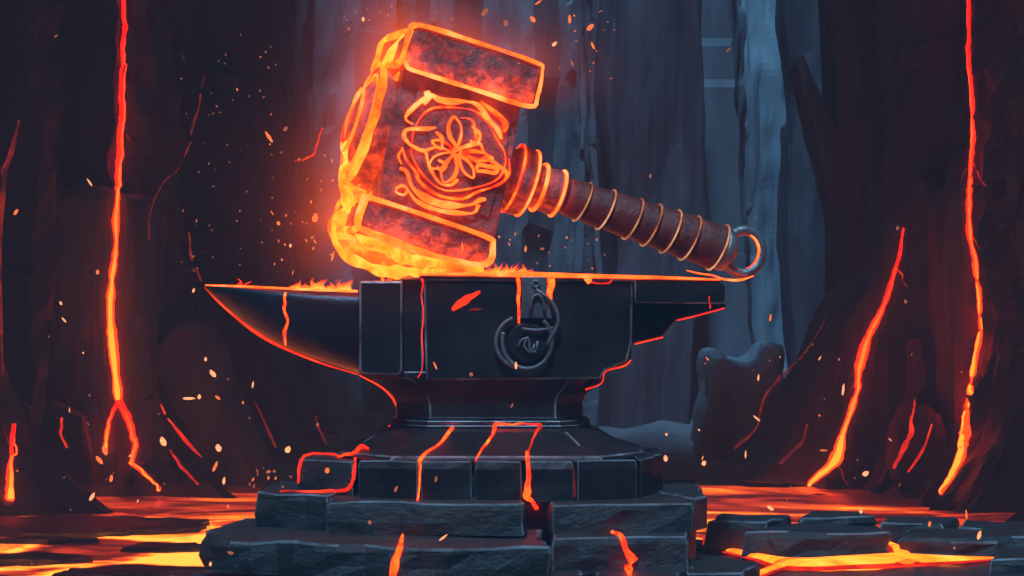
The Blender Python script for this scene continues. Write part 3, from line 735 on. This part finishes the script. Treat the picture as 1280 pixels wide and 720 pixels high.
ub = hprism('head_band', [(514, 38), (524, 33), (672, 80), (676, 86), (667, 128), (660, 131), (508, 84), (503, 76)], -HD - .022, HD + .022, BAND, .010)
lb = hprism('head_band', [(456, 250), (464, 249), (610, 297), (614, 304), (608, 328), (600, 334), (450, 290), (447, 284)], -HD - .022, HD + .022, BANDL, .010)
# molten outlines of the bands (front edge, end edges and the rear left edge)
def hpath(pts, depth):
    return [onface(x, y, depth) for x, y in pts]
def htube(name, pts, rad, m, per=4, **k):
    kk = dict(up=Vector((0, -1, 0))); kk.update(k)
    return tb(name, pts, rad, m, ham, per=per, **kk)
fr = -HD - .024
htube('molten_or_rimglow_edge', hpath([(505, 74), (512, 40), (524, 31), (600, 54), (670, 78), (678, 88), (672, 120), (662, 133), (600, 114), (540, 95), (510, 85)], fr), [.006, .006, .0055, .005, .0045, .004, .0045, .0055, .005, .0055, .006], EDGE, closed=True, jitter=.5)
htube('molten_or_rimglow_edge', hpath([(448, 285), (455, 249), (466, 248), (540, 272), (608, 296), (616, 306), (608, 330), (560, 324), (500, 306)], fr), [.008, .006, .006, .005, .005, .006, .007, .008, .010], EDGE, closed=True, jitter=.5)
# left side: end faces of bands seen at an angle, boss with rings
def lcorner(z, x, d): return Vector((x, d, z))
ul = onface(506, 56, -HD); ll = onface(450, 268, -HD)
def sidebox(name, zc, xc, hz, m):
    pass
xs = onface(486, 170, -HD).x
def boss():
    rings = []
    for k, (r, h) in enumerate([(1.0, 0), (1.0, .030), (.93, .046), (.86, .046), (.80, .034), (.66, .050), (.50, .060), (.30, .066), (.04, .068)]):
        ring = []
        for i in range(36):
            a = 2 * math.pi * i / 36
            ring.append(Vector((xs - h * 1.15 + (.01 if k == 0 else 0), math.cos(a) * .125 * r, math.sin(a) * .155 * r + .0)))
        rings.append(ring)
    v, f = loft(rings); return hpart('side_boss', v, f, SIDE, True)
boss()
def bossring(r, h, rad, m):
    pts = [Vector((xs - h * 1.15, math.cos(a) * .125 * r, math.sin(a) * .155 * r)) for a in [2 * math.pi * i / 28 for i in range(28)]]
    return htube('molten_ring', pts, rad, m, per=2, closed=True, jitter=.6, up=Vector((1, 0, .01)))
bossring(.98, .040, .010, YEL); bossring(.80, .045, .004, EDGE); bossring(.52, .064, .004, EDGE)
for nm, (z0, z1, x0) in {'u': (onface(512, 40, -HD).z, onface(505, 80, -HD).z, onface(507, 60, -HD).x), 'l': (onface(456, 250, -HD).z, onface(450, 288, -HD).z, onface(451, 270, -HD).x)}.items():
    loop = [Vector((x0 - .006, d, z)) for d, z in [(-HD - .02, z0), (0, z0 + .002), (HD + .02, z0), (HD + .024, (z0 + z1) / 2), (HD + .02, z1), (0, z1), (-HD - .02, z1), (-HD - .024, (z0 + z1) / 2)]]
    htube('molten_or_rimglow_edge', loop, .008, YEL, closed=True, jitter=.5, up=Vector((1, 0, .01)))
# framed panel and knotwork on the front
hprism('front_panel', [(523, 108), (640, 142), (634, 190), (612, 272), (497, 238), (508, 170)], -HD - .006, -HD + .01, HEAD, .004)
def knot(pts, w=2.6, closed=False, m=None, name='molten_knotwork'):
    md = sum(math.hypot(a - 571, b - 189) for a, b in pts) / len(pts)
    p = hpath(pts, -HD - (.022 if md < 46 else .016 if md < 62 else .009))
    w = w * 1.05 if not isinstance(w, list) else [x * 1.05 for x in w]
    r = w * .5 * D / F if not isinstance(w, list) else [x * .5 * D / F for x in w]
    return htube(name, p, r, m or EDGE, per=4, closed=closed, jitter=.9)
hprism('medallion', [(512, 160), (540, 132), (590, 136), (618, 160), (630, 190), (632, 222), (596, 236), (560, 242), (528, 222), (508, 186)], -HD - .014, -HD + .01, HEAD, .004)
hprism('medallion_core', [(535, 164), (560, 148), (592, 152), (602, 182), (620, 204), (612, 220), (578, 222), (556, 228), (540, 206)], -HD - .020, -HD + .01, HEAD, .004)
knot([(521, 158), (507, 146), (535, 120), (548, 124), (562, 127), (584, 127), (598, 132), (610, 148), (622, 162), (627, 174)], [2.5, 3, 5, 6, 6, 6, 5, 5, 5, 2])
knot([(533, 114), (535, 121), (530, 130)], [6, 10, 4])
knot([(600, 128), (618, 140), (632, 155), (628, 164)], [3, 4, 6, 4], m=ORA)
knot([(557, 153), (545, 160), (528, 161), (509, 162), (505, 170), (512, 180), (524, 187), (532, 190), (536, 206), (544, 222), (552, 230), (564, 231), (572, 224)], [2.5, 4, 4, 4, 5, 5, 4, 4, 5, 5, 5, 4, 3])
knot([(532, 188), (545, 184), (555, 186), (566, 190), (574, 186), (586, 182), (600, 180), (605, 190), (618, 203), (632, 214), (634, 222)], [3, 3.5, 3, 4, 4, 4, 4, 3, 3, 3, 3])
knot([(576, 147), (590, 150), (594, 164), (596, 178)], [2, 2.5, 3, 3], m=ORA)
knot([(596, 213), (598, 206), (610, 208), (621, 210), (619, 216), (606, 214), (596, 214)], [3, 4, 4, 4, 4, 4, 3])
knot([(503, 184), (508, 200), (520, 215), (524, 226), (540, 240), (558, 247), (580, 248), (596, 240), (615, 234), (630, 226), (637, 214), (636, 198)], [2, 3, 4, 3, 3.5, 3, 3, 3, 3, 2.5, 2, 2], m=ORA)
knot([(500, 210), (508, 214), (512, 226), (517, 236), (530, 246), (548, 254), (570, 257), (588, 256), (600, 250), (607, 249)], [4, 6, 5, 5, 7, 7, 6, 5, 6, 4])
knot([(495, 236), (502, 232), (509, 236), (506, 243), (498, 242), (494, 238)], [3, 4, 4, 4, 4, 3])
knot([(510, 238), (522, 252), (545, 262), (570, 266), (592, 266), (598, 256)], [3, 4, 4, 4, 4, 7])
knot([(502, 205), (498, 195), (503, 186)], [2, 3, 2], m=ORA)
def petal(cx, cy, ang, ln, wd, w=2.0, m=None):
    a = R(ang); c, s_ = math.cos(a), math.sin(a); pts = []
    for t, o_ in ((0, 0), (.3, .8), (.65, 1), (.9, .5), (1, 0), (.9, -.5), (.65, -1), (.3, -.8)):
        pts.append((cx + c * ln * t - s_ * wd * o_, cy + s_ * ln * t + c * wd * o_))
    knot(pts, w, True, m)
for an, ln, wd, w_, mm in ((-95, 37, 8, 4.2, None), (-158, 27, 5, 3.0, ORA), (150, 34, 8, 3.2, None), (112, 36, 9, 4.0, None), (58, 33, 6, 3.4, None), (12, 40, 5, 2.8, ORA)):
    petal(571 + 6 * math.cos(R(an)), 189 + 6 * math.sin(R(an)), an, ln, wd, w_, mm)
knot([(545, 165), (552, 172), (553, 184)], [3, 5, 2.5])
knot([(590, 158), (600, 168), (596, 180), (588, 176)], [2.5, 4, 4, 2])
knot([(548, 200), (557, 206), (552, 214), (546, 208)], [3, 6, 4, 2])
knot([(586, 196), (598, 201), (608, 196), (616, 204)], [3, 4, 3, 3], m=ORA)
knot([(571 + 5 * math.cos(R(a)), 189 + 5 * math.sin(R(a))) for a in range(0, 360, 60)], 3, True)
knot([(516, 168), (528, 144), (548, 134), (588, 137), (606, 148), (620, 172), (632, 196), (624, 222), (596, 234), (556, 238), (530, 220), (514, 192)], 1.8, True, ORA)
# ---- handle
def hlathe(name, prof, m, sides=24, wob=0):
    """profile (x along handle, radius)"""
    rings = []
    for x, r in prof:
        rings.append([Vector((x, math.cos(2 * math.pi * k / sides) * r, HZ + math.sin(2 * math.pi * k / sides) * r)) for k in range(sides)])
    v, f = loft(rings); o = hpart(name, v, f, m, True); bevel(o, .0015, 1); return o
hp = onface(700, 243, 0); he = onface(896, 309, 0)
HZ = (hp.z + he.z) / 2
print('handle z', hp.z, he.z, 'x', hp.x, he.x)
def hx(px): return onface(px, 243 + (px - 700) * .335, 0).x
k_ = D / F
FERR = hotmetal('ferrule_hot_iron', 1.0, 0, .12, .25)
hlathe('ferrule', [(hx(628), .060), (hx(640), .085), (hx(648), .090), (hx(658), .084), (hx(664), .066)], FERR)
hlathe('ferrule_neck', [(hx(662), .052), (hx(672), .058), (hx(684), .056), (hx(692), .060), (hx(698), .054), (hx(703), .048)], FERR)
htube('molten_or_rimglow_edge', [Vector((hx(659), math.cos(a) * .085, HZ + math.sin(a) * .085)) for a in [2 * math.pi * i / 20 for i in range(20)]], .0035, EDGE, per=2, closed=True, up=Vector((1, .01, 0)))
htube('molten_or_rimglow_edge', [Vector((hx(640), math.cos(a) * .088, HZ + math.sin(a) * .088)) for a in [2 * math.pi * i / 20 for i in range(20)]], .003, ORA, per=2, closed=True, up=Vector((1, .01, 0)))
htube('molten_or_rimglow_edge', [Vector((hx(674), math.cos(a) * .060, HZ + math.sin(a) * .060)) for a in [2 * math.pi * i / 20 for i in range(20)]], .005, EDGE, per=2, closed=True, up=Vector((1, .01, 0)))
htube('molten_or_rimglow_edge', [Vector((hx(697), math.cos(a) * .059, HZ + math.sin(a) * .059)) for a in [2 * math.pi * i / 20 for i in range(20)]], .004, EDGE, per=2, closed=True, up=Vector((1, .01, 0)))
hlathe('handle_core', [(hx(640), .03), (hx(900), .036)], IRON)
xsR = [703, 729, 758, 792, 815, 839, 863, 898]
for i in range(7):
    a, b = xsR[i] + 2, xsR[i + 1]; r0 = .0455 + i * .0016
    hlathe('grip_wrap', [(hx(a), r0 - .009), (hx(a + 2), r0 - .002), (hx(a + 5), r0 + .002), (hx((a + b) / 2), r0 + .003), (hx(b - 4), r0 + .005), (hx(b - 1), r0 + .007), (hx(b + .5), r0 - .004)], LEATHER)
    htube('wire_band', [Vector((hx(b - 1) + .006 * math.sin(an), math.cos(an) * (r0 + .007), HZ + math.sin(an) * (r0 + .007))) for an in [2 * math.pi * q / 20 for q in range(20)]], .0024, WIRE, per=2, closed=True, up=Vector((1, .01, 0)))
hlathe('pommel', [(hx(898), .050), (hx(903), .056), (hx(910), .054), (hx(914), .036), (hx(920), .012)], STEELR)
# lifting ring at the end, hanging tilted
rc = onface(929, 315, .0)
ringp = [rc + Vector((math.cos(a) * .050, .004 * math.sin(a), math.sin(a) * .056)) for a in [2 * math.pi * i / 32 for i in range(32)]]
htube('pommel_ring', ringp, .0135, STEELR, per=2, closed=True, sides=12)
htube('molten_or_rimglow_edge', [rc + Vector((math.cos(a) * .040, -.006, math.sin(a) * .046)) for a in [R(-100 + 8 * i) for i in range(24)]], [.0015, .004, .004, .0015], EDGE, per=2)
htube('molten_or_rimglow_edge', hpath([(858, 338), (875, 342), (890, 344), (905, 349), (925, 350), (942, 345)], -.03), [.001, .002, .002, .0025, .0028, .001], EDGE)

# ================================================================== FLAMES
def tongue(name, base, h, wd, lean, m, parent, seed=0):
    c = []; rr = []
    n = 12
    for i in range(n + 1):
        t = i / n
        c.append(Vector(base) + Vector((lean * t * t + wd * .7 * t * math.sin(t * 5 + seed), .3 * wd * math.sin(t * 4 + seed * 2), h * t)))
        rr.append(wd * (1 - t) ** .8 * (.75 + .5 * math.sin(math.pi * min(t * 1.6, 1))) * .5 + .0004)
    v, f = tube(c, rr, 8, up=Vector((0, -1, .01))); o = meshobj(name, v, f, m, parent, True); return o
FL = glow('flame_bright', [(.3, (2.6, .13, .004)), (.44, (3.2, .40, .012)), (.56, (3.4, .75, .05)), (.7, (3.6, 1.0, .22))], 15)
FLT = streammat('flame_tip', (2.2, .06, .004), (2.8, .85, .08))
_n = FLT.node_tree.nodes; _l = FLT.node_tree.links
_tc = _n.new('ShaderNodeTexCoord'); _sp = _n.new('ShaderNodeSeparateXYZ'); _l.new(_tc.outputs['Generated'], _sp.inputs[0])
_mp = _n.new('ShaderNodeMapRange'); _mp.inputs[1].default_value = .15; _mp.inputs[2].default_value = 1; _mp.inputs[3].default_value = .15; _mp.inputs[4].default_value = .97; _l.new(_sp.outputs[2], _mp.inputs[0])
_tr = _n.new('ShaderNodeBsdfTransparent'); _mx = _n.new('ShaderNodeMixShader'); _l.new(_mp.outputs[0], _mx.inputs[0])
_em = [x for x in _n if x.type == 'EMISSION'][0]; _ou = [x for x in _n if x.type == 'OUTPUT_MATERIAL'][0]
_l.new(_em.outputs[0], _mx.inputs[1]); _l.new(_tr.outputs[0], _mx.inputs[2]); _l.new(_mx.outputs[0], _ou.inputs[0])
def flames(name, label, pts, hs, ws, m=FLT, seed=0, loc=None):
    rnd = random.Random(seed); e = empty(name, loc or pts[len(pts) // 2], label, 'flame'); L = Vector(e.location)
    for i, p in enumerate(pts):
        tongue('flame_tongue', Vector(p) - L, hs * rnd.uniform(.35, 1.15), ws * rnd.uniform(.6, 1.2), rnd.uniform(-.35, .5) * hs, m, e, rnd.random() * 6)
    return e
flames('flame', 'low yellow fire burning on top of the anvil horn', [P(x, 363, random.Random(x).uniform(-.08, .06)) for x in range(364, 438, 3)], .030, .014, seed=1)
flames('flame', 'small flames licking up between hammer head and anvil face', [P(x, 343, random.Random(x).uniform(-.16, -.1)) for x in range(590, 668, 3)], .028, .011, seed=2)
flames('flame', 'tiny red flame near the tip of the anvil horn', [P(x, 359, -.03) for x in (298, 302, 306)], .025, .008, EDGER, seed=3)
flames('flame', 'thin flames trickling from the hammer down onto the collar', [P(x, 351, -.15) for x in (478, 486, 512, 524, 530)], .022, .010, ORA, seed=4)

# fire wrapping the hammer: thin ropes of flame on its left and underside
fe = empty('hammer_fire', P(450, 250, -.1), 'yellow fire wrapped round the left side and underside of the hammer head', 'fire'); FLc = Vector(fe.location)
HOTM = glow('molten_slag', [(.3, (2.0, .05, .004)), (.5, (3.0, .22, .008)), (.68, (3.4, .6, .04))], 17)
def rope(pts, w, m, y=-.1, seed=0, name='flame_rope'):
    c = catmull([P(a, b, y) for a, b in pts], 8); rr = []; L = len(w) - 1; N = len(c) - 1
    for i, p in enumerate(c):
        t = i / N * L; k = min(int(t), L - 1)
        ww = (w[k] * (1 - t + k) + w[k + 1] * (t - k)) * .5 * k_
        nn = noise.noise(Vector((p.x * 30, p.z * 30, seed)))
        rr.append(max(ww * (1 + .7 * nn), .0006)); c[i] = p + Vector((.010 * noise.noise(Vector((p.z * 14, seed, 1))), .02 * noise.noise(Vector((p.z * 9, seed, 4))), .010 * noise.noise(Vector((p.x * 14, seed, 2))))) - FLc
    v, f = tube(c, rr, 8, flat=.8); return meshobj(name, v, f, m, fe, True)
rope([(524, 31), (508, 38), (497, 55), (486, 80), (478, 108), (462, 130), (447, 160), (438, 195), (434, 230), (440, 262), (458, 250), (476, 232)], [3, 5, 7, 9, 22, 16, 20, 22, 20, 10, 6, 2], FL, -.10, 1)
rope([(504, 42), (488, 62), (479, 90), (483, 108), (500, 95), (510, 82)], [3, 4, 4, 14, 8, 4], FL, -.14, 2)
rope([(484, 110), (480, 140), (472, 175), (462, 215), (446, 240)], [6, 3, 4, 4, 3], EDGE, -.12, 3)
rope([(456, 250), (436, 257), (422, 272), (416, 296), (424, 312), (445, 326), (480, 338), (530, 342), (600, 342)], [6, 5, 5, 6, 8, 12, 17, 13, 6], FL, -.14, 4)
rope([(452, 254), (448, 275), (449, 292), (470, 308), (510, 322), (560, 332), (606, 338)], [6, 8, 12, 16, 18, 15, 8], FL, -.16, 5)
rope([(446, 258), (434, 272), (428, 292), (444, 312), (475, 322), (520, 331), (570, 336)], [12, 26, 32, 30, 26, 22, 12], HOTM, -.06, 8)
rope([(496, 52), (490, 72), (486, 98), (482, 110)], [10, 18, 18, 12], HOTM, -.06, 9)
rope([(466, 130), (456, 165), (452, 205), (454, 245)], [18, 26, 28, 14], HOTM, -.03, 10)
rope([(418, 300), (432, 306), (448, 300)], [4, 8, 4], EDGE, -.12, 6)
rope([(436, 200), (428, 175), (432, 150)], [6, 4, 1], EDGER, -.05, 7)

# red halo of firelight round the head, put in as an emitting volume
def fire_halo():
    m, n, l, o = mat('fire_halo_glow')
    v = coords(n, l)
    # distance to the box of the head (object space = hammer space)
    ab = n.new('ShaderNodeVectorMath'); ab.operation = 'ABSOLUTE'
    off = n.new('ShaderNodeVectorMath'); off.operation = 'ADD'; off.inputs[1].default_value = (.045, 0, .0)
    l.new(v.outputs[0], off.inputs[0]); l.new(off.outputs[0], ab.inputs[0])
    sb = n.new('ShaderNodeVectorMath'); sb.operation = 'SUBTRACT'; sb.inputs[1].default_value = (.165, .02, .245); l.new(ab.outputs[0], sb.inputs[0])
    mxn = n.new('ShaderNodeVectorMath'); mxn.operation = 'MAXIMUM'; mxn.inputs[1].default_value = (0, 0, 0); l.new(sb.outputs[0], mxn.inputs[0])
    ln = n.new('ShaderNodeVectorMath'); ln.operation = 'LENGTH'; l.new(mxn.outputs[0], ln.inputs[0])
    t = noise_n(n, l, v, 5, 3, .5, .6)
    mm = n.new('ShaderNodeMath'); mm.operation = 'MULTIPLY_ADD'; mm.inputs[1].default_value = .16; mm.inputs[2].default_value = -.08
    l.new(t.outputs[0], mm.inputs[0])
    ad = n.new('ShaderNodeMath'); l.new(ln.outputs['Value'], ad.inputs[0]); l.new(mm.outputs[0], ad.inputs[1])
    # fade: exp(-d/0.045)
    ex = n.new('ShaderNodeMath'); ex.operation = 'MULTIPLY'; ex.inputs[1].default_value = -1 / .050; l.new(ad.outputs[0], ex.inputs[0])
    e2 = n.new('ShaderNodeMath'); e2.operation = 'EXPONENT'; l.new(ex.outputs[0], e2.inputs[0])
    e3 = n.new('ShaderNodeMath'); e3.operation = 'MINIMUM'; e3.inputs[1].default_value = 1.2; l.new(e2.outputs[0], e3.inputs[0])
    # stronger on the left (away from the handle)
    sx = n.new('ShaderNodeSeparateXYZ'); l.new(v.outputs[0], sx.inputs[0])
    mr = n.new('ShaderNodeMapRange'); mr.inputs[1].default_value = .16; mr.inputs[2].default_value = -.14; mr.inputs[3].default_value = .02; mr.inputs[4].default_value = 1.; l.new(sx.outputs[0], mr.inputs[0])
    # halo above the top band shines along its whole length
    mz = n.new('ShaderNodeMapRange'); mz.inputs[1].default_value = .16; mz.inputs[2].default_value = .28; mz.inputs[3].default_value = 0; mz.inputs[4].default_value = .55; l.new(sx.outputs[2], mz.inputs[0])
    mxx = n.new('ShaderNodeMath'); mxx.operation = 'MAXIMUM'; l.new(mr.outputs[0], mxx.inputs[0]); l.new(mz.outputs[0], mxx.inputs[1])
    mu = n.new('ShaderNodeMath'); mu.operation = 'MULTIPLY'; l.new(e3.outputs[0], mu.inputs[0]); l.new(mxx.outputs[0], mu.inputs[1])
    mu2 = n.new('ShaderNodeMath'); mu2.operation = 'MULTIPLY'; mu2.inputs[1].default_value = GLOW; l.new(mu.outputs[0], mu2.inputs[0])
    em = n.new('ShaderNodeEmission'); em.inputs[0].default_value = (1, .095, .004, 1); l.new(mu2.outputs[0], em.inputs[1])
    l.new(em.outputs[0], o.inputs['Volume'])
    m.cycles.volume_step_rate = .5
    return m
GLOW = 6.0
ga_m = fire_halo()
bm = bmesh.new(); bmesh.ops.create_icosphere(bm, subdivisions=3, radius=1.0)
for vv in bm.verts: vv.co = Vector((vv.co.x * .56 - .06, vv.co.y * .34, vv.co.z * .60))
me = bpy.data.meshes.new('fire_halo_glow'); bm.to_mesh(me); bm.free(); me.materials.append(ga_m)
ga = bpy.data.objects.new('fire_halo_glow', me); link(ga); ga.matrix_world = HM
tag(ga, 'red halo of firelight added as a glowing volume round the burning hammer head', 'glow', kind='stuff')

# ================================================================== EMBERS
def embermesh(name, m, seed):
    bm = bmesh.new(); bmesh.ops.create_icosphere(bm, subdivisions=2, radius=.5)
    for vv in bm.verts:
        z = vv.co.z; s = 1 - .15 * max(z, 0) * 2
        q = 1 + .22 * noise.noise(vv.co * 3 + Vector((seed, 0, 0)))
        vv.co = Vector((vv.co.x * s * .62 * q, vv.co.y * s * .62 * q, z * 1.15 * q))
    me = bpy.data.meshes.new(name); bm.to_mesh(me); bm.free(); me.materials.append(m)
    for p in me.polygons: p.use_smooth = True
    return me
EM = {'p': embermesh('ember_pale', SPARK, 1), 'o': embermesh('ember_orange', SPARKR, 5), 'd': embermesh('ember_dull', SPARKD, 9)}
def ember(px, py, size, y, kind, label, group, ang=None):
    o = bpy.data.objects.new('ember', EM[kind]); link(o); p = P(px, py, y); o.location = p
    s = size * .88 * (y + D) / F; st = random.choice((random.uniform(.8, 1.2), random.uniform(1.0, 1.7))); o.scale = (s / st, s / st, s * st); a = random.choice((random.uniform(.1, 1.0), random.uniform(-.8, 1.6))) if ang is None else ang
    o.rotation_euler = (random.uniform(-.3, .3), a, random.uniform(0, 3))
    return tag(o, label, 'ember', group)
big = [ # notable embers: px, py, size, y, kind, label
 (204, 552, 13, -.3, 'p', 'largest pale oval ember, right of the left lava fork'), (131, 563, 13, .2, 'o', 'upper of two orange embers joined at the left fork tip'),
 (124, 575, 11, .2, 'o', 'lower of two orange embers joined at the left fork tip'), (273, 560, 12, .1, 'p', 'bright slanted ember between the low buttress and the plinth'),
 (360, 562, 11, -.2, 'p', 'bright pale ember left of the outlined plinth block'), (269, 583, 10, 0, 'o', 'orange ember just above the lake left of the plinth'),
 (280, 601, 9, 0, 'p', 'slanted pale ember lowest above the lava at left of the plinth'), (139, 598, 9, -.3, 'o', 'orange ember below the joined embers at the left fork'),
 (115, 621, 10, 0, 'p', 'pale ember floating over the lava near the left pillar foot'), (285, 633, 6, 0, 'o', 'small ember over the yellow lava beside the steps'),
 (266, 467, 11, 0, 'p', 'bright ember straight below the anvil horn tip'), (257, 449, 7, .2, 'p', 'small ember above the bright one below the horn tip'),
 (236, 498, 10, -.2, 'p', 'pale ember low between pillar and horn'), (249, 496, 7, -.2, 'p', 'narrow ember beside the pale one between pillar and horn'),
 (272, 497, 7, .1, 'o', 'dull orange ember under the bright one below the horn tip'), (316, 481, 6, .1, 'p', 'small yellow ember beneath the middle of the horn'),
 (409, 588, 9, -.5, 'o', 'orange ember in front of the outlined plinth block'), (397, 531, 6, 0, 'd', 'dull ember in the air above the outlined block'),
 (394, 272, 13, -.2, 'o', 'large flat orange ember left of the lower hammer band'), (336, 171, 11, -.1, 'o', 'bright orange ember high left of the hammer'),
 (357, 161, 8, -.1, 'd', 'slanted dull ember beside the bright one high left'), (348, 279, 8, 0, 'o', 'orange ember left of the large flat one'),
 (363, 307, 6, 0, 'p', 'small pale ember above the horn fire'), (416, 320, 8, -.1, 'o', 'orange ember close under the hammer band corner'),
 (112, 228, 7, .5, 'p', 'pale ember beside the tall left lava stream'), (20, 265, 8, .5, 'o', 'orange ember at the left edge beside the lava curtain'),
 (122, 340, 7, .5, 'o', 'small ember left of the tall left lava stream, lower'), (76, 379, 6, .5, 'p', 'upper of two pale embers on the square pillar'),
 (80, 400, 6, .5, 'p', 'lower of two pale embers on the square pillar'), (242, 363, 6, .1, 'p', 'small pale ember touching the horn tip'),
 (544, 457, 7, -.5, 'o', 'ember against the anvil body, lower left'), (645, 457, 9, -.5, 'p', 'pale ember against the anvil below the ornament'),
 (589, 468, 7, -.5, 'd', 'dull ember against the anvil between two brighter ones'), (640, 507, 5, -.5, 'd', 'tiny ember against the anvil waist'),
 (495, 611, 8, -.6, 'd', 'dull ember against the front plinth blocks at left'), (545, 599, 7, -.6, 'd', 'dull ember against the middle plinth block'),
 (554, 672, 8, -.8, 'p', 'pale ember over the slabs left of the central seam'), (462, 653, 7, -.8, 'd', 'dull ember over the long upper slab'),
 (288, 691, 8, -1., 'd', 'dull ember over the broad tilted slab'), (263, 705, 6, -1., 'p', 'small pale ember at the broad slab corner'),
 (832, 573, 9, 0, 'p', 'pale ember right of the plinth end block'), (880, 579, 9, 0, 'p', 'round pale ember further right of the plinth end block'),
 (833, 543, 6, 0, 'p', 'small ember above the one beside the plinth end block'), (963, 397, 7, .4, 'o', 'ember in the lit gap right of the anvil heel'),
 (948, 472, 6, .4, 'p', 'small ember in front of the broken boulder'), (946, 523, 7, .4, 'p', 'ember at the foot of the broken boulder'),
 (1054, 487, 9, .4, 'p', 'pale ember beside the right buttress lava run'), (1082, 592, 10, -.2, 'p', 'pale ember low between the two right lava streams'),
 (932, 568, 6, .2, 'p', 'small ember above the lake right of the boulder foot'), (1029, 563, 6, .2, 'o', 'small ember left of the buttress lava pool'),
 (963, 635, 9, 0, 'p', 'pale ember over the lava lake behind the paving stones'), (1076, 639, 7, 0, 'p', 'small ember over the lava lake at right of centre'),
 (1224, 669, 10, -.2, 'p', 'pale ember over the wide right paving stone'), (1208, 643, 8, 0, 'o', 'orange ember over the lake at far right'),
 (1162, 655, 7, 0, 'o', 'orange ember at the lake edge above the right paving'), (1193, 685, 5, -.2, 'd', 'dull ember low over the right paving'),
 (712, 24, 10, 0, 'o', 'orange ember high right of the hammer'), (741, 57, 9, 0, 'o', 'orange ember furthest right of the hammer top'),
 (693, 55, 8, 0, 'p', 'pale ember just off the upper band corner'), (715, 79, 8, 0, 'd', 'dull ember below the pair off the upper band'),
 (738, 34, 11, 0, 'o', 'long slanted orange spark high right of the hammer'), (666, 24, 11, -.05, 'o', 'red slanted spark above the right end of the upper band'),
 (632, 29, 10, -.05, 'd', 'dull slanted spark over the upper band'), (606, 15, 12, -.05, 'd', 'long dull spark at the top over the hammer'),
 (454, 24, 6, 0, 'p', 'small pale ember up left of the hammer'), (436, 36, 6, 0, 'd', 'dull ember up left of the hammer'), (673, 3, 7, 0, 'o', 'spark cut by the top edge above the hammer'),
 (503, 302, 11, -.22, 'o', 'bright spark on the lower hammer band'), (578, 308, 8, -.22, 'o', 'small spark on the lower hammer band at right'),
 (657, 311, 7, -.1, 'o', 'ember rising behind the hammer just over the anvil'), (678, 311, 6, -.1, 'd', 'dull ember just over the anvil right of the hammer'),
 (1122, 285, 6, .6, 'd', 'lone dull ember over the top of the right buttress'), (1132, 377, 6, .6, 'd', 'lone dull ember on the right buttress'), (911, 62, 5, .5, 'd', 'tiny ember high above the handle ring'),
 (813, 220, 6, .2, 'd', 'tiny yellow ember above the hammer handle'), (70, 45, 5, .5, 'd', 'tiny ember high at the left wall')]
for e in big: ember(*e[:5], e[5], 'bright embers in the air')
rnd = random.Random(5)
def scatter(n, box, sz, kinds, label, group, edge=0):
    for i in range(n):
        x = rnd.uniform(box[0], box[2]); y = rnd.uniform(box[1], box[3])
        ember(x, y, rnd.uniform(*sz), rnd.uniform(-.35, .6), rnd.choice(kinds), label, group)
scatter(60, (225, 30, 345, 345), (1.5, 3.6), 'dddo', 'tiny dull ember drifting in the dark air left of the hammer', 'tiny embers left of the hammer')
scatter(34, (340, 190, 430, 352), (2, 4.5), 'doo', 'small orange ember drifting between the hammer and the anvil horn', 'small embers over the anvil horn')
scatter(16, (310, 588, 378, 612), (3, 5.5), 'dod', 'small red ember spitting beside the outlined plinth block', 'embers spitting beside the plinth')
scatter(14, (640, 5, 780, 110), (2, 4.5), 'doo', 'small ember thrown off the top right corner of the hammer', 'small embers off the hammer top')
scatter(16, (620, 290, 760, 338), (2, 4), 'doo', 'tiny ember popping above the glowing anvil edge', 'tiny embers over the anvil edge')
scatter(22, (870, 430, 1240, 640), (2, 4.5), 'ddop', 'tiny ember drifting before the right cave wall', 'tiny embers on the right')
scatter(20, (20, 420, 330, 640), (2, 4.5), 'ddop', 'tiny ember drifting before the left cave wall', 'tiny embers low on the left')
scatter(12, (430, 5, 640, 30), (1.5, 3.5), 'do', 'tiny ember rising above the hammer', 'tiny embers above the hammer')

# ================================================================== HAZE
def haze():
    m, n, l, o = mat('haze_air')
    pv = n.new('ShaderNodeVolumePrincipled'); pv.inputs['Color'].default_value = (.36, .62, .95, 1)
    pv.inputs['Density'].default_value = HAZE; pv.inputs['Anisotropy'].default_value = .0
    l.new(pv.outputs[0], o.inputs['Volume'])
    bm = bmesh.new(); bmesh.ops.create_cube(bm, size=1)
    for vv in bm.verts: vv.co = Vector((vv.co.x * 140, vv.co.y * 60 + 10, -1.7 + (vv.co.z + .5) * 9.2))
    me = bpy.data.meshes.new('haze'); bm.to_mesh(me); bm.free(); me.materials.append(m)
    o = bpy.data.objects.new('haze', me); link(o); tag(o, kind='stuff'); return o
HAZE = .012
haze()
